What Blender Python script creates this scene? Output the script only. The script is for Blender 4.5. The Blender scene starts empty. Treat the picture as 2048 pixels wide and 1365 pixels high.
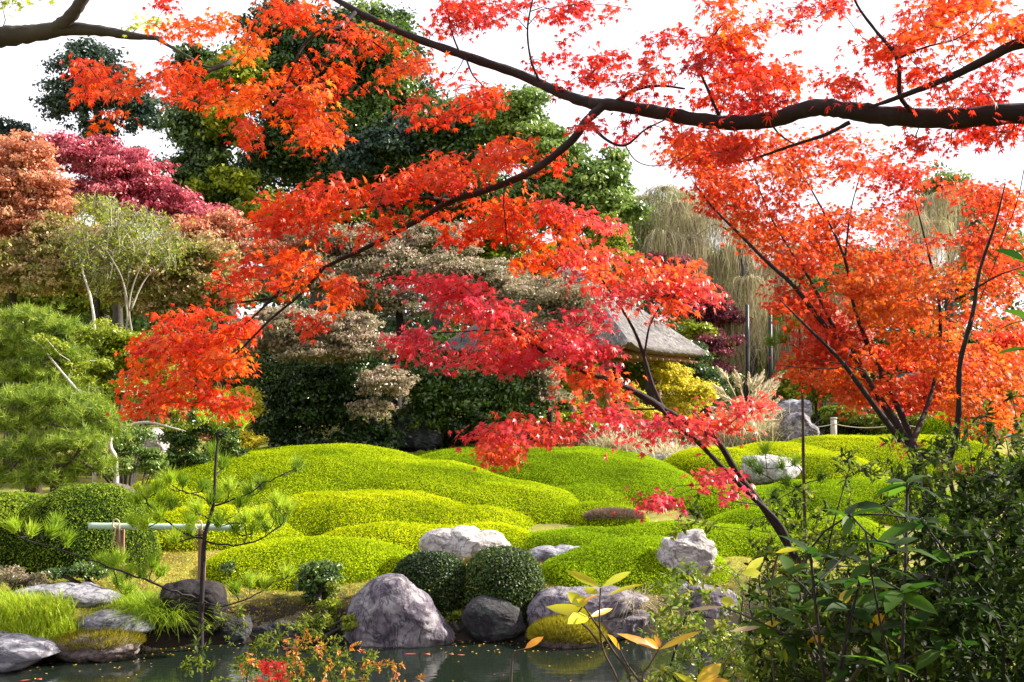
import bpy, math, random
import numpy as np
from mathutils import Vector, noise

# ------------------------------------------------------------------ camera, sky, sun, exposure
scene = bpy.context.scene
COL = scene.collection
F = 2196.0                      # focal length in pixels of a 2048 px wide frame
PITCH = math.radians(3.06)
CAM = np.array([0.0, 0.0, 2.4])
cam_data = bpy.data.cameras.new('camera')
cam_data.sensor_width = 36.0
cam_data.lens = 36.0 * F / 2048.0
cam_data.clip_start = 0.05
cam_data.clip_end = 2000
cam = bpy.data.objects.new('camera', cam_data)
COL.objects.link(cam)
cam.location = CAM
cam.rotation_euler = (math.radians(90) + PITCH, 0, 0)
scene.camera = cam

SUN_DIR = Vector((0.80, 0.26, 0.52)).normalized()      # towards the sun
world = bpy.data.worlds.new('World')
scene.world = world
world.use_nodes = True
wn = world.node_tree
for n in list(wn.nodes):
    wn.nodes.remove(n)
wout = wn.nodes.new('ShaderNodeOutputWorld')
wbg = wn.nodes.new('ShaderNodeBackground')
sky = wn.nodes.new('ShaderNodeTexSky')
sky.sky_type = 'NISHITA'
sky.sun_disc = False
sky.sun_elevation = math.asin(SUN_DIR.z)
sky.sun_rotation = math.atan2(SUN_DIR.x, SUN_DIR.y)
sky.air_density = 1.0
sky.dust_density = 4.0
sky.ozone_density = 1.0
# thin bright veil of cloud over the blue
wtc = wn.nodes.new('ShaderNodeTexCoord')
wno = wn.nodes.new('ShaderNodeTexNoise')
wno.inputs['Scale'].default_value = 2.2
wno.inputs['Detail'].default_value = 5
wmr = wn.nodes.new('ShaderNodeMapRange')
wmr.inputs['From Min'].default_value = 0.3
wmr.inputs['From Max'].default_value = 0.6
wmr.inputs['To Min'].default_value = 0.75
wmr.inputs['To Max'].default_value = 0.97
wmx = wn.nodes.new('ShaderNodeMix')
wmx.data_type = 'RGBA'
wn.links.new(wtc.outputs['Generated'], wno.inputs['Vector'])
wn.links.new(wno.outputs['Fac'], wmr.inputs['Value'])
wn.links.new(wmr.outputs['Result'], wmx.inputs[0])
wn.links.new(sky.outputs['Color'], wmx.inputs[6])
wmx.inputs[7].default_value = (5.2, 5.05, 5.5, 1)
wn.links.new(wmx.outputs[2], wbg.inputs['Color'])
wbg.inputs['Strength'].default_value = 0.10
wn.links.new(wbg.outputs['Background'], wout.inputs['Surface'])

sun_data = bpy.data.lights.new('sun', 'SUN')
sun_data.energy = 5.0
sun_data.angle = math.radians(0.6)
sun_data.color = (1.0, 0.93, 0.80)
sun = bpy.data.objects.new('sun', sun_data)
COL.objects.link(sun)
sun.location = (20, -5, 30)
sun.rotation_euler = (-SUN_DIR).to_track_quat('-Z', 'Y').to_euler()

scene.view_settings.view_transform = 'Standard'
scene.view_settings.look = 'None'
scene.view_settings.exposure = 1.55
scene.view_settings.gamma = 1.0
scene.cycles.max_bounces = 7
scene.cycles.transparent_max_bounces = 6
scene.cycles.sample_clamp_indirect = 6

# ------------------------------------------------------------------ helpers
RS = np.random.RandomState
cp, sp = math.cos(PITCH), math.sin(PITCH)


def P(px, py, Y):
    """world point seen at pixel (px, py) of the 2048 px frame, at world depth Y"""
    x = (px - 1024.0) / F
    u = -(py - 682.5) / F
    y = cp - u * sp
    z = sp + u * cp
    s = Y / y
    return np.array([x * s, Y, CAM[2] + z * s])


def W(px, Y):
    return px * Y / F


def thing(name, label, cat, loc, group=None, kind=None):
    o = bpy.data.objects.new(name, None)
    o.empty_display_size = 0.2
    COL.objects.link(o)
    o.location = [float(v) for v in loc]
    tag(o, label, cat, group, kind)
    return o


def tag(o, label=None, cat=None, group=None, kind=None):
    if label: o['label'] = label
    if cat: o['category'] = cat
    if group: o['group'] = group
    if kind: o['kind'] = kind
    return o


class MB:
    def __init__(self):
        self.v, self.q, self.t, self.r, self.n = [], [], [], [], 0

    def add(self, v, quads=None, tris=None, rnd=0.5):
        v = np.asarray(v, dtype=np.float32).reshape(-1, 3)
        self.v.append(v)
        if quads is not None and len(quads):
            self.q.append(np.asarray(quads, dtype=np.int32).reshape(-1, 4) + self.n)
        if tris is not None and len(tris):
            self.t.append(np.asarray(tris, dtype=np.int32).reshape(-1, 3) + self.n)
        r = np.empty(len(v), dtype=np.float32)
        r[:] = rnd
        self.r.append(r)
        self.n += len(v)

    def box(self, c, s, rot=0.0, rnd=0.5, top=None):
        """box centred c, size s, rotated about z; top = scale of the top face"""
        t = 1.0 if top is None else top
        x, y, z = [k / 2 for k in s]
        pts = np.array([[-x, -y, -z], [x, -y, -z], [x, y, -z], [-x, y, -z],
                        [-x * t, -y * t, z], [x * t, -y * t, z], [x * t, y * t, z], [-x * t, y * t, z]])
        ca, sa = math.cos(rot), math.sin(rot)
        pts = pts @ np.array([[ca, sa, 0], [-sa, ca, 0], [0, 0, 1]]) + np.asarray(c)
        self.add(pts, quads=[[0, 3, 2, 1], [4, 5, 6, 7], [0, 1, 5, 4], [1, 2, 6, 5], [2, 3, 7, 6], [3, 0, 4, 7]], rnd=rnd)

    def tube(self, pts, rad, sides=6, rnd=0.5, cap=True, rough=0.0, seed=0):
        pts = np.asarray(pts, dtype=float)
        k = len(pts)
        rad = np.broadcast_to(np.asarray(rad, dtype=float), (k,))
        tan = np.gradient(pts, axis=0)
        tan /= np.linalg.norm(tan, axis=1)[:, None] + 1e-9
        ref = np.array([0, 0, 1.0]) if abs(tan[0][2]) < 0.9 else np.array([0, 1.0, 0])
        a = np.cross(tan[0], ref); a /= np.linalg.norm(a)
        rings = []
        ang = np.linspace(0, 2 * np.pi, sides, endpoint=False)
        rs = RS(seed + k)
        for i in range(k):
            a = a - tan[i] * np.dot(a, tan[i]); a /= np.linalg.norm(a) + 1e-9
            b = np.cross(tan[i], a)
            rr = rad[i] * (1 + (rough * rs.uniform(-1, 1, sides) if rough else 0))
            rings.append(pts[i] + (np.cos(ang) * rr)[:, None] * a + (np.sin(ang) * rr)[:, None] * b)
        v = np.concatenate(rings)
        i0 = (np.arange(k - 1)[:, None] * sides + np.arange(sides)).ravel()
        i1 = (np.arange(k - 1)[:, None] * sides + (np.arange(sides) + 1) % sides).ravel()
        q = np.stack([i0, i1, i1 + sides, i0 + sides], 1)
        tris = None
        if cap:
            v = np.concatenate([v, pts[:1], pts[-1:]])
            s = np.arange(sides); s1 = (s + 1) % sides
            n0 = k * sides
            tris = np.concatenate([np.stack([s1, s, np.full(sides, n0)], 1),
                                   np.stack([s + (k - 1) * sides, s1 + (k - 1) * sides, np.full(sides, n0 + 1)], 1)])
        self.add(v, quads=q, tris=tris, rnd=rnd)

    def build(self, name, mat, parent=None, loc=None, smooth=False):
        v = np.concatenate(self.v)
        off = np.zeros(3)
        if parent is not None:
            off = np.array(WORLD_LOC(parent))
        elif loc is not None:
            off = np.asarray(loc, dtype=float)
        v = (v - off).astype(np.float32)
        me = bpy.data.meshes.new(name)
        nq = sum(len(a) for a in self.q); nt = sum(len(a) for a in self.t)
        loops = []
        if nq: loops.append(np.concatenate(self.q).ravel())
        if nt: loops.append(np.concatenate(self.t).ravel())
        loops = np.concatenate(loops).astype(np.int32)
        me.vertices.add(len(v)); me.vertices.foreach_set('co', v.ravel())
        me.loops.add(len(loops)); me.loops.foreach_set('vertex_index', loops)
        me.polygons.add(nq + nt)
        starts = np.concatenate([np.arange(nq) * 4, nq * 4 + np.arange(nt) * 3]).astype(np.int32)
        me.polygons.foreach_set('loop_start', starts)
        me.update(calc_edges=True)
        at = me.attributes.new('rnd', 'FLOAT', 'POINT')
        at.data.foreach_set('value', np.concatenate(self.r))
        if smooth:
            me.polygons.foreach_set('use_smooth', np.ones(nq + nt, dtype=bool))
        me.materials.append(mat)
        me.validate()
        o = bpy.data.objects.new(name, me)
        COL.objects.link(o)
        if parent is not None:
            o.parent = parent
        elif loc is not None:
            o.location = [float(k) for k in loc]
        return o


def WORLD_LOC(o):
    l = np.array(o.location)
    while o.parent is not None:
        o = o.parent
        l = l + np.array(o.location)
    return l


def spline(pts, n=6):
    """Catmull-Rom through rows of any width"""
    p = np.asarray(pts, dtype=float)
    p = np.vstack([2 * p[0] - p[1], p, 2 * p[-1] - p[-2]])
    out = []
    t = np.linspace(0, 1, n, endpoint=False)[:, None]
    for i in range(1, len(p) - 2):
        a, b, c, d = p[i - 1], p[i], p[i + 1], p[i + 2]
        out.append(0.5 * ((2 * b) + (-a + c) * t + (2 * a - 5 * b + 4 * c - d) * t ** 2 + (-a + 3 * b - 3 * c + d) * t ** 3))
    out.append(p[-2:-1])
    return np.vstack(out)


def unit(v):
    return v / (np.linalg.norm(v, axis=-1, keepdims=True) + 1e-9)


# ------------------------------------------------------------------ materials
def newmat(name):
    m = bpy.data.materials.new(name)
    m.use_nodes = True
    nt = m.node_tree
    for n in list(nt.nodes): nt.nodes.remove(n)
    return m, nt, nt.nodes.new('ShaderNodeOutputMaterial')


def ramp(nt, fac, cols):
    r = nt.nodes.new('ShaderNodeValToRGB')
    el = r.color_ramp.elements
    k = len(cols)
    for i, c in enumerate(cols):
        pos = c[3] if len(c) > 3 else i / (k - 1)
        if i < 2: e = el[i]
        else: e = el.new(pos)
        e.position = pos
        e.color = (c[0], c[1], c[2], 1)
    nt.links.new(fac, r.inputs['Fac'])
    return r.outputs['Color']


def leafmat(name, cols, trans=0.4, rough=0.45, spec=0.35, tmul=1.3, blotch=None):
    m, nt, out = newmat(name)
    at = nt.nodes.new('ShaderNodeAttribute'); at.attribute_name = 'rnd'
    fac = at.outputs['Fac']
    if blotch:      # (scale, amount): the tone drifts within each leaf
        tc = nt.nodes.new('ShaderNodeTexCoord')
        no = nt.nodes.new('ShaderNodeTexNoise'); no.inputs['Scale'].default_value = blotch[0]; no.inputs['Detail'].default_value = 4
        nt.links.new(tc.outputs['Object'], no.inputs['Vector'])
        ma = nt.nodes.new('ShaderNodeMath'); ma.operation = 'MULTIPLY_ADD'
        ma.inputs[1].default_value = blotch[1]; ma.inputs[2].default_value = -0.5 * blotch[1]
        nt.links.new(no.outputs['Fac'], ma.inputs[0])
        ad = nt.nodes.new('ShaderNodeMath'); ad.operation = 'ADD'; ad.use_clamp = True
        nt.links.new(fac, ad.inputs[0]); nt.links.new(ma.outputs[0], ad.inputs[1])
        fac = ad.outputs[0]
    col = ramp(nt, fac, cols)
    pb = nt.nodes.new('ShaderNodeBsdfPrincipled')
    pb.inputs['Roughness'].default_value = rough
    pb.inputs['Specular IOR Level'].default_value = spec
    nt.links.new(col, pb.inputs['Base Color'])
    tr = nt.nodes.new('ShaderNodeBsdfTranslucent')
    mu = nt.nodes.new('ShaderNodeVectorMath'); mu.operation = 'SCALE'
    mu.inputs['Scale'].default_value = tmul
    nt.links.new(col, mu.inputs[0]); nt.links.new(mu.outputs[0], tr.inputs['Color'])
    mx = nt.nodes.new('ShaderNodeMixShader'); mx.inputs[0].default_value = trans
    nt.links.new(pb.outputs[0], mx.inputs[1]); nt.links.new(tr.outputs[0], mx.inputs[2])
    nt.links.new(mx.outputs[0], out.inputs['Surface'])
    return m


def noisemat(name, cols, scale=5, detail=8, rough=0.85, bump=0.3, bscale=None, stretch=(1, 1, 1), spec=0.3, dist=0.0, second=None, bdist=0.02, veins=None):
    m, nt, out = newmat(name)
    tc = nt.nodes.new('ShaderNodeTexCoord')
    mp = nt.nodes.new('ShaderNodeMapping'); mp.inputs['Scale'].default_value = stretch
    nt.links.new(tc.outputs['Object'], mp.inputs['Vector'])
    no = nt.nodes.new('ShaderNodeTexNoise')
    no.inputs['Scale'].default_value = scale; no.inputs['Detail'].default_value = detail
    no.inputs['Roughness'].default_value = 0.62; no.inputs['Distortion'].default_value = dist
    nt.links.new(mp.outputs[0], no.inputs['Vector'])
    col = ramp(nt, no.outputs['Fac'], cols)
    if second:      # (colour, scale, low, high): stains of another colour
        n2 = nt.nodes.new('ShaderNodeTexNoise'); n2.inputs['Scale'].default_value = second[1]; n2.inputs['Detail'].default_value = 7
        n2.inputs['Roughness'].default_value = 0.7
        nt.links.new(tc.outputs['Object'], n2.inputs['Vector'])
        mr = nt.nodes.new('ShaderNodeMapRange'); mr.inputs['From Min'].default_value = second[2]; mr.inputs['From Max'].default_value = second[3]
        nt.links.new(n2.outputs['Fac'], mr.inputs['Value'])
        mx = nt.nodes.new('ShaderNodeMix'); mx.data_type = 'RGBA'
        nt.links.new(mr.outputs[0], mx.inputs[0]); nt.links.new(col, mx.inputs[6])
        mx.inputs[7].default_value = (*second[0], 1)
        col = mx.outputs[2]
    if veins:       # (colour, scale, width): thin mineral seams and cracks
        n3 = nt.nodes.new('ShaderNodeTexNoise'); n3.inputs['Scale'].default_value = veins[1]; n3.inputs['Detail'].default_value = 9
        n3.inputs['Roughness'].default_value = 0.6; n3.inputs['Distortion'].default_value = 1.5
        nt.links.new(mp.outputs[0], n3.inputs['Vector'])
        m1 = nt.nodes.new('ShaderNodeMath'); m1.operation = 'SUBTRACT'; m1.inputs[1].default_value = 0.5; nt.links.new(n3.outputs['Fac'], m1.inputs[0])
        m2 = nt.nodes.new('ShaderNodeMath'); m2.operation = 'ABSOLUTE'; nt.links.new(m1.outputs[0], m2.inputs[0])
        m3 = nt.nodes.new('ShaderNodeMapRange'); m3.inputs['From Min'].default_value = 0.0; m3.inputs['From Max'].default_value = veins[2]
        m3.inputs['To Min'].default_value = 0.85; m3.inputs['To Max'].default_value = 0.0
        nt.links.new(m2.outputs[0], m3.inputs['Value'])
        mx = nt.nodes.new('ShaderNodeMix'); mx.data_type = 'RGBA'
        nt.links.new(m3.outputs[0], mx.inputs[0]); nt.links.new(col, mx.inputs[6]); mx.inputs[7].default_value = (*veins[0], 1)
        col = mx.outputs[2]
    pb = nt.nodes.new('ShaderNodeBsdfPrincipled')
    pb.inputs['Roughness'].default_value = rough
    pb.inputs['Specular IOR Level'].default_value = spec
    nt.links.new(col, pb.inputs['Base Color'])
    nb = nt.nodes.new('ShaderNodeTexNoise'); nb.inputs['Scale'].default_value = bscale or scale * 3; nb.inputs['Detail'].default_value = 8
    nb.inputs['Roughness'].default_value = 0.7
    nt.links.new(mp.outputs[0], nb.inputs['Vector'])
    bp = nt.nodes.new('ShaderNodeBump'); bp.inputs['Strength'].default_value = bump; bp.inputs['Distance'].default_value = bdist
    nt.links.new(nb.outputs['Fac'], bp.inputs['Height']); nt.links.new(bp.outputs[0], pb.inputs['Normal'])
    nt.links.new(pb.outputs[0], out.inputs['Surface'])
    return m


BARK_DARK = noisemat('bark_dark', [(0.008, 0.006, 0.007), (0.022, 0.016, 0.017), (0.055, 0.042, 0.042)], 9, bump=0.8, stretch=(1, 1, 1), bdist=0.01)
BARK_BROWN = noisemat('bark_brown', [(0.02, 0.012, 0.010), (0.06, 0.04, 0.03), (0.14, 0.10, 0.075)], 8, bump=0.8, bdist=0.01)
BARK_GREY = noisemat('bark_grey', [(0.015, 0.012, 0.011), (0.05, 0.042, 0.036), (0.11, 0.10, 0.08)], 4, bump=0.8)
BARK_PALE = noisemat('bark_pale', [(0.30, 0.26, 0.22), (0.55, 0.5, 0.44), (0.75, 0.7, 0.64)], 7, bump=0.4)
STRAW = leafmat('dry_weeping_twig', [(0.22, 0.18, 0.12), (0.5, 0.42, 0.30), (0.36, 0.36, 0.12)], 0.15, 0.7, 0.1)

RED_ORANGE = leafmat('maple_red_orange', [(0.34, 0.018, 0.02), (0.52, 0.030, 0.012), (0.60, 0.060, 0.010), (0.68, 0.12, 0.010), (0.72, 0.22, 0.02)], 0.55, 0.42, 0.35, 1.5, blotch=(45, 0.35))
CRIMSON = leafmat('maple_crimson', [(0.50, 0.030, 0.065), (0.60, 0.042, 0.065), (0.64, 0.055, 0.045), (0.66, 0.080, 0.022), (0.68, 0.14, 0.015)], 0.5, 0.36, 0.5, 1.4, blotch=(45, 0.35))
BURNT = leafmat('maple_burnt_orange', [(0.34, 0.022, 0.02), (0.42, 0.030, 0.012), (0.50, 0.055, 0.012), (0.52, 0.10, 0.012), (0.44, 0.15, 0.02)], 0.52, 0.5, 0.25, 1.5, blotch=(40, 0.35))


# ------------------------------------------------------------------ foliage generators
def quads_leaf(mb, c, size, rs, up=0.3, aspect=0.5, outward=None, rnd=None):
    """one folded rhombus (two triangles hinged on the midrib) per centre"""
    n = len(c)
    size = np.broadcast_to(size, (n,))[:, None]
    nor = rs.normal(size=(n, 3))
    nor = unit(nor) + np.array([0, 0, up])
    if outward is not None: nor = nor + outward
    nor = unit(nor)
    t = unit(np.cross(nor, rs.normal(size=(n, 3))))
    b = np.cross(nor, t)
    L = size * t * 0.5; B = size * aspect * 0.5 * b; N = nor * size * 0.10
    v = np.stack([c - L, c + B + N, c + L, c - B + N], 1).reshape(-1, 3)
    i = np.arange(n)[:, None] * 4
    tris = np.concatenate([i + [0, 1, 2], i + [0, 2, 3]])
    if rnd is None: rnd = rs.uniform(0, 1, n)
    mb.add(v, tris=tris, rnd=np.repeat(rnd, 4))


LOBES = [(-128, .42), (-88, .72), (-42, .93), (0, 1.0), (42, .93), (88, .72), (128, .42)]


def maple_leaves(mb, c, tip, nor, size, rnd, rs):
    """seven-lobed star leaves: c centres, tip directions, normals"""
    n = len(c)
    nor = unit(nor - tip * np.sum(nor * tip, 1, keepdims=True))
    side = np.cross(nor, tip)
    size = np.broadcast_to(size, (n,))
    vs = [c]
    droop = rs.uniform(-0.1, 0.75, n)
    lobe_w = rs.uniform(0.75, 1.15, (n, 7))
    def at(ang, rad, dz):
        a = math.radians(ang)
        return c + (size * rad)[:, None] * (math.cos(a) * tip + math.sin(a) * side) - (size * rad * rad * droop)[:, None] * nor * dz
    notch = [-172] + [(LOBES[i][0] + LOBES[i + 1][0]) / 2 for i in range(6)] + [172]
    nr = [.15, .27, .32, .35, .35, .32, .27, .15]
    for i in range(8): vs.append(at(notch[i], nr[i], 1))
    for i in range(7):
        vs.append(at(LOBES[i][0] + rs.uniform(-9, 9), LOBES[i][1], 1) * 1.0 if False else c + (at(LOBES[i][0], LOBES[i][1], 1) - c) * lobe_w[:, i:i + 1])
    v = np.stack(vs, 1)
    i = np.arange(n)[:, None] * 16
    q = []
    for k in range(7): q.append(i + [0, 1 + k, 9 + k, 2 + k])
    mb.add(v.reshape(-1, 3), quads=np.concatenate(q), rnd=np.repeat(rnd, 16))


def in_poly(poly, n, rs):
    poly = np.asarray(poly, dtype=float)
    lo, hi = poly.min(0), poly.max(0)
    out = np.zeros((0, 2))
    while len(out) < n:
        p = rs.uniform(lo, hi, (n * 3, 2))
        x, y = p[:, 0], p[:, 1]
        ins = np.zeros(len(p), bool)
        j = len(poly) - 1
        for i in range(len(poly)):
            xi, yi = poly[i]; xj, yj = poly[j]
            c = ((yi > y) != (yj > y)) & (x < (xj - xi) * (y - yi) / (yj - yi + 1e-9) + xi)
            ins ^= c
            j = i
        out = np.vstack([out, p[ins]])
    return out[:n]


def poly_area(poly):
    p = np.asarray(poly, dtype=float)
    x, y = p[:, 0], p[:, 1]
    return 0.5 * abs(np.dot(x, np.roll(y, 1)) - np.dot(y, np.roll(x, 1)))


class Skeleton:
    """limbs grown from given main branches towards leafy points"""
    def __init__(self, mb, seed=1):
        self.mb = mb; self.pos = []; self.rad = []; self.dir = []; self.rs = RS(seed)

    def main(self, pts, r0, r1, sides=9, n=6, rough=0.08, jit=0.0):
        p = spline(pts, n)
        if jit:
            p[1:-1] += self.rs.normal(scale=jit, size=p[1:-1].shape)
        r = np.linspace(r0, r1, len(p))
        r = r * (1 + 0.05 * np.sin(np.arange(len(p)) * 1.7))
        self.mb.tube(p, r, sides, rough=rough, seed=len(self.pos))
        d = unit(np.gradient(p, axis=0))
        self.pos.append(p); self.rad.append(r); self.dir.append(d)
        return p

    def reach(self, targets, rtip=0.0015, step=0.12, sides=4, lift=0.15, k=0.012, jit=0.12):
        pos = np.vstack(self.pos); rad = np.concatenate(self.rad); dr = np.vstack(self.dir)
        tg = np.asarray(targets)
        d0 = np.array([np.min(np.sum((pos - t) ** 2, 1)) for t in tg])
        ends = []
        cap = len(pos) + len(tg) * 40
        PB = np.zeros((cap, 3)); PB[:len(pos)] = pos
        RB = np.zeros(cap); RB[:len(pos)] = rad
        DB = np.zeros((cap, 3)); DB[:len(pos)] = dr
        m = len(pos)
        order = np.argsort(d0)
        res = [None] * len(tg)
        for j in order:
            t = tg[j]
            dd = t - PB[:m]
            dist = np.sqrt(np.sum(dd ** 2, 1))
            al = np.sum(dd * DB[:m], 1) / (dist + 1e-6)
            i = int(np.argmin(dist * (1.25 - 0.35 * al)))
            a = PB[i]; D = dist[i]
            ns = int(np.clip(D / step, 2, 12))
            c1 = a + DB[i] * D * 0.35
            c2 = t - (t - a) * 0.3 + np.array([0, 0, lift * D])
            s = np.linspace(0, 1, ns + 1)[:, None]
            p = (1 - s) ** 3 * a + 3 * (1 - s) ** 2 * s * c1 + 3 * (1 - s) * s ** 2 * c2 + s ** 3 * t
            if ns > 2: p[1:-1] += self.rs.normal(scale=jit * D / ns, size=p[1:-1].shape)
            r0 = min(RB[i] * 0.75, rtip + k * D)
            r = np.linspace(max(r0, rtip), rtip, ns + 1)
            self.mb.tube(p, r, sides, cap=False)
            d = unit(np.gradient(p, axis=0))
            mm = min(m + ns, cap)
            PB[m:mm] = p[1:][:mm - m]; RB[m:mm] = r[1:][:mm - m]; DB[m:mm] = d[1:][:mm - m]
            m = mm
            res[j] = d[-1]
        self.pos = [PB[:m]]; self.rad = [RB[:m]]; self.dir = [DB[:m]]
        return np.array(res)


def maple_spray(mb, pts, dirs, rs, per=10, spread=0.13, size=0.03, pal=(0.0, 1.0), droop=(0.25, 1.1)):
    pts = np.asarray(pts); n = len(pts)
    idx = np.repeat(np.arange(n), per)
    m = len(idx)
    base_r = rs.uniform(pal[0], pal[1], n)
    d = dirs[idx]
    dh = unit(d * [1, 1, 0.3])
    ang = rs.uniform(-1.25, 1.25, m)
    ca, sa = np.cos(ang)[:, None], np.sin(ang)[:, None]
    perp = np.stack([-dh[:, 1], dh[:, 0], np.zeros(m)], 1)
    out = dh * ca + perp * sa
    c = pts[idx] + out * rs.uniform(0.0, spread, m)[:, None] - dh * rs.uniform(0, spread * 1.2, m)[:, None]
    c[:, 2] += rs.normal(scale=spread * 0.22, size=m)
    dr = rs.uniform(droop[0], droop[1], m)[:, None]
    tip = unit(out + rs.normal(scale=0.25, size=(m, 3)) - np.array([0, 0, 1.0]) * dr)
    nor = np.array([0, 0, 1.0]) + rs.normal(scale=0.45, size=(m, 3)) + out * 0.4
    sz = size * rs.uniform(0.65, 1.2, m)
    rnd = np.clip(base_r[idx] * 0.65 + 0.35 * rs.uniform(pal[0], pal[1], m), 0, 1)
    maple_leaves(mb, c, tip, nor, sz, rnd, rs)


def lobes_of(blobs, rs, k, clump, flat=0.65, inner=0.35):
    cs, Rs = [], []
    for b in blobs:
        c, r = np.array(b[0]), np.array(b[1])
        kk = max(3, int(k * (b[2] if len(b) > 2 else 1)))
        u = unit(rs.normal(size=(kk, 3)))
        u[:, 2] = np.where(u[:, 2] < -0.75, -u[:, 2] * 0.5, u[:, 2])
        s = rs.uniform(inner, 1.0, kk)[:, None]
        cs.append(c + u * r * s * 0.9)
        R = clump * (r[0] * r[2]) ** 0.5 * rs.uniform(0.55, 1.35, kk)
        Rs.append(np.stack([R * 1.15, R * 1.15, R * flat], 1))
    return np.vstack(cs), np.vstack(Rs)


def foliage(mb, blobs, leaf, n, seed, k=40, clump=0.3, flat=0.7, up=0.35, aspect=0.55, stray=0.16, shell=0.3, pal=(0, 1), inner=0.35):
    rs = RS(seed)
    C, R = lobes_of(blobs, rs, k, clump, flat, inner)
    w = (R[:, 0] ** 2); w /= w.sum()
    idx = rs.choice(len(C), n, p=w)
    u = unit(rs.normal(size=(n, 3)))
    u[:, 2] = np.where((u[:, 2] < -0.2) & (rs.rand(n) < 0.7), -u[:, 2], u[:, 2])
    rad = rs.uniform(shell, 1.0, n)[:, None]
    rad = np.where(rs.rand(n, 1) < stray, rs.uniform(1.0, 1.45, (n, 1)), rad)
    c = C[idx] + u * R[idx] * rad
    lr = rs.uniform(pal[0], pal[1], len(C))
    rnd = np.clip(lr[idx] * 0.55 + 0.45 * rs.uniform(pal[0], pal[1], n), 0, 1)
    quads_leaf(mb, c, leaf * rs.uniform(0.6, 1.3, n), rs, up, aspect, outward=u * 0.8, rnd=rnd)
    return C, R


def blob(px, py, rx, ry, Y, ryd=None, w=1.0):
    """ellipsoid seen at pixel with pixel radii, at depth Y; ryd = depth radius in metres"""
    X = W(rx, Y)
    return (P(px, py, Y), np.array([X, ryd if ryd is not None else X * 0.9, W(ry, Y)]), w)


FULL = [1.7, 2.2]


def tree(name, label, cat, blobs, leaf, n, mat, seed, trunk, bark=None, tr=0.12, k=40, clump=0.3, limbs=True, group=None, twig=0.012, mats2=None, **kw):
    """trunk: list of world points from base up; crown of leaf clumps over limbs"""
    base = np.array(trunk[0])
    t = thing(name, label, cat, base, group)
    n = int(n * FULL[0]); k = int(k * FULL[1]); kw.setdefault('inner', 0.1)
    blobs = [(b[0], np.array(b[1]) * 1.08) + tuple(b[2:]) for b in blobs]
    cr = MB()
    C, R = foliage(cr, blobs, leaf, n, seed, k=k, clump=clump, **kw)
    cr.build('crown', mat, t)
    if mats2:       # a second tone of foliage: (material, blobs, n)
        c2 = MB(); foliage(c2, mats2[1], leaf, int(mats2[2] * 1.3), seed + 7, k=k, clump=clump, **kw)
        c2.build('crown', mats2[0], t)
    tb = MB()
    sk = Skeleton(tb, seed)
    tp = [base - [0, 0, 0.3]] + [np.array(q) for q in trunk[1:]]
    sk.main(tp, tr, tr * 0.45, 8, 5)
    if limbs:
        sel = C[RS(seed).permutation(len(C))[:90]]
        sk.reach(sel, rtip=twig * 0.4, step=0.5, sides=4, k=twig)
    tb.build('trunk', bark or BARK_GREY, t, smooth=True)
    return t


# ------------------------------------------------------------------ terrain, pond
def shore_far(X):
    return np.interp(X, [-14, -5, -4.0, -3.2, -2.2, -1.2, 0.0, 1.4, 3.5, 6], [10.2, 10.15, 10.3, 10.9, 11.15, 11.15, 11.1, 11.25, 12.2, 12.4])


def shore_near(X):
    return np.interp(X, [-14, -4, -1, 0.6, 1.6, 2.6, 4], [6.8, 6.9, 7.0, 7.2, 8.0, 9.0, 11])


def ground_z(X, Y):
    X = np.asarray(X, dtype=float); Y = np.asarray(Y, dtype=float)
    d = Y - shore_far(X)
    zf = np.interp(d, [-1.5, -0.3, 0.0, 0.4, 1.0, 2.5, 5, 9, 13, 19, 25, 60, 400], [-.8, -.3, .02, .30, .38, .46, .6, .88, 1.12, 1.42, 1.6, 4.0, 14])
    d2 = shore_near(X) - Y
    zn = np.interp(d2, [-1.5, -0.2, 0.0, 0.5, 2, 6], [-.8, -.3, .02, .22, .34, .45])
    zs = np.interp(X, [3.2, 4.2, 4.6, 5.6, 9], [-.8, -.3, .05, .3, .5])
    zl = np.interp(-X, [12, 13, 14, 20], [-.8, 0.0, .3, .8])
    z = np.maximum(np.maximum(zf, zn), np.maximum(zs, zl))
    z = z + 0.035 * np.sin(X * 1.3 + 0.4 * Y) * np.sin(Y * 0.9 + 1) * (z > 0.25)
    return z


def G(X, Y):
    return float(ground_z(X, Y))


gx = np.concatenate([[-400, -200, -100, -60, -40], np.arange(-30, -8, 1.0), np.arange(-8, 8, 0.14), np.arange(8, 30, 1.0), [40, 60, 100, 200, 400]])
gy = np.concatenate([[-60, -30, -15], np.arange(-8, 5, 1.0), np.arange(5, 24, 0.14), np.arange(24, 60, 1.0), [70, 90, 130, 200, 400, 700]])
GX, GY = np.meshgrid(gx, gy)
GZ = ground_z(GX, GY)
rsg = RS(5)
GZ = GZ + np.where((np.abs(GX) < 8) & (GY < 24) & (GZ > 0.1), rsg.normal(scale=0.006, size=GZ.shape), 0)
mbg = MB()
nx, ny = len(gx), len(gy)
ii = (np.arange(ny - 1)[:, None] * nx + np.arange(nx - 1)).ravel()
mbg.add(np.stack([GX, GY, GZ], -1).reshape(-1, 3), quads=np.stack([ii, ii + 1, ii + 1 + nx, ii + nx], 1))
MOSS = noisemat('moss_ground', [(0.10, 0.075, 0.03, 0.30), (0.22, 0.20, 0.03, 0.45), (0.30, 0.29, 0.04, 0.56), (0.38, 0.27, 0.08, 0.7)], 1.6, bump=1.0, bscale=60, rough=0.95, bdist=0.03, second=((0.10, 0.13, 0.02), 0.7, 0.5, 0.62))
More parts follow.
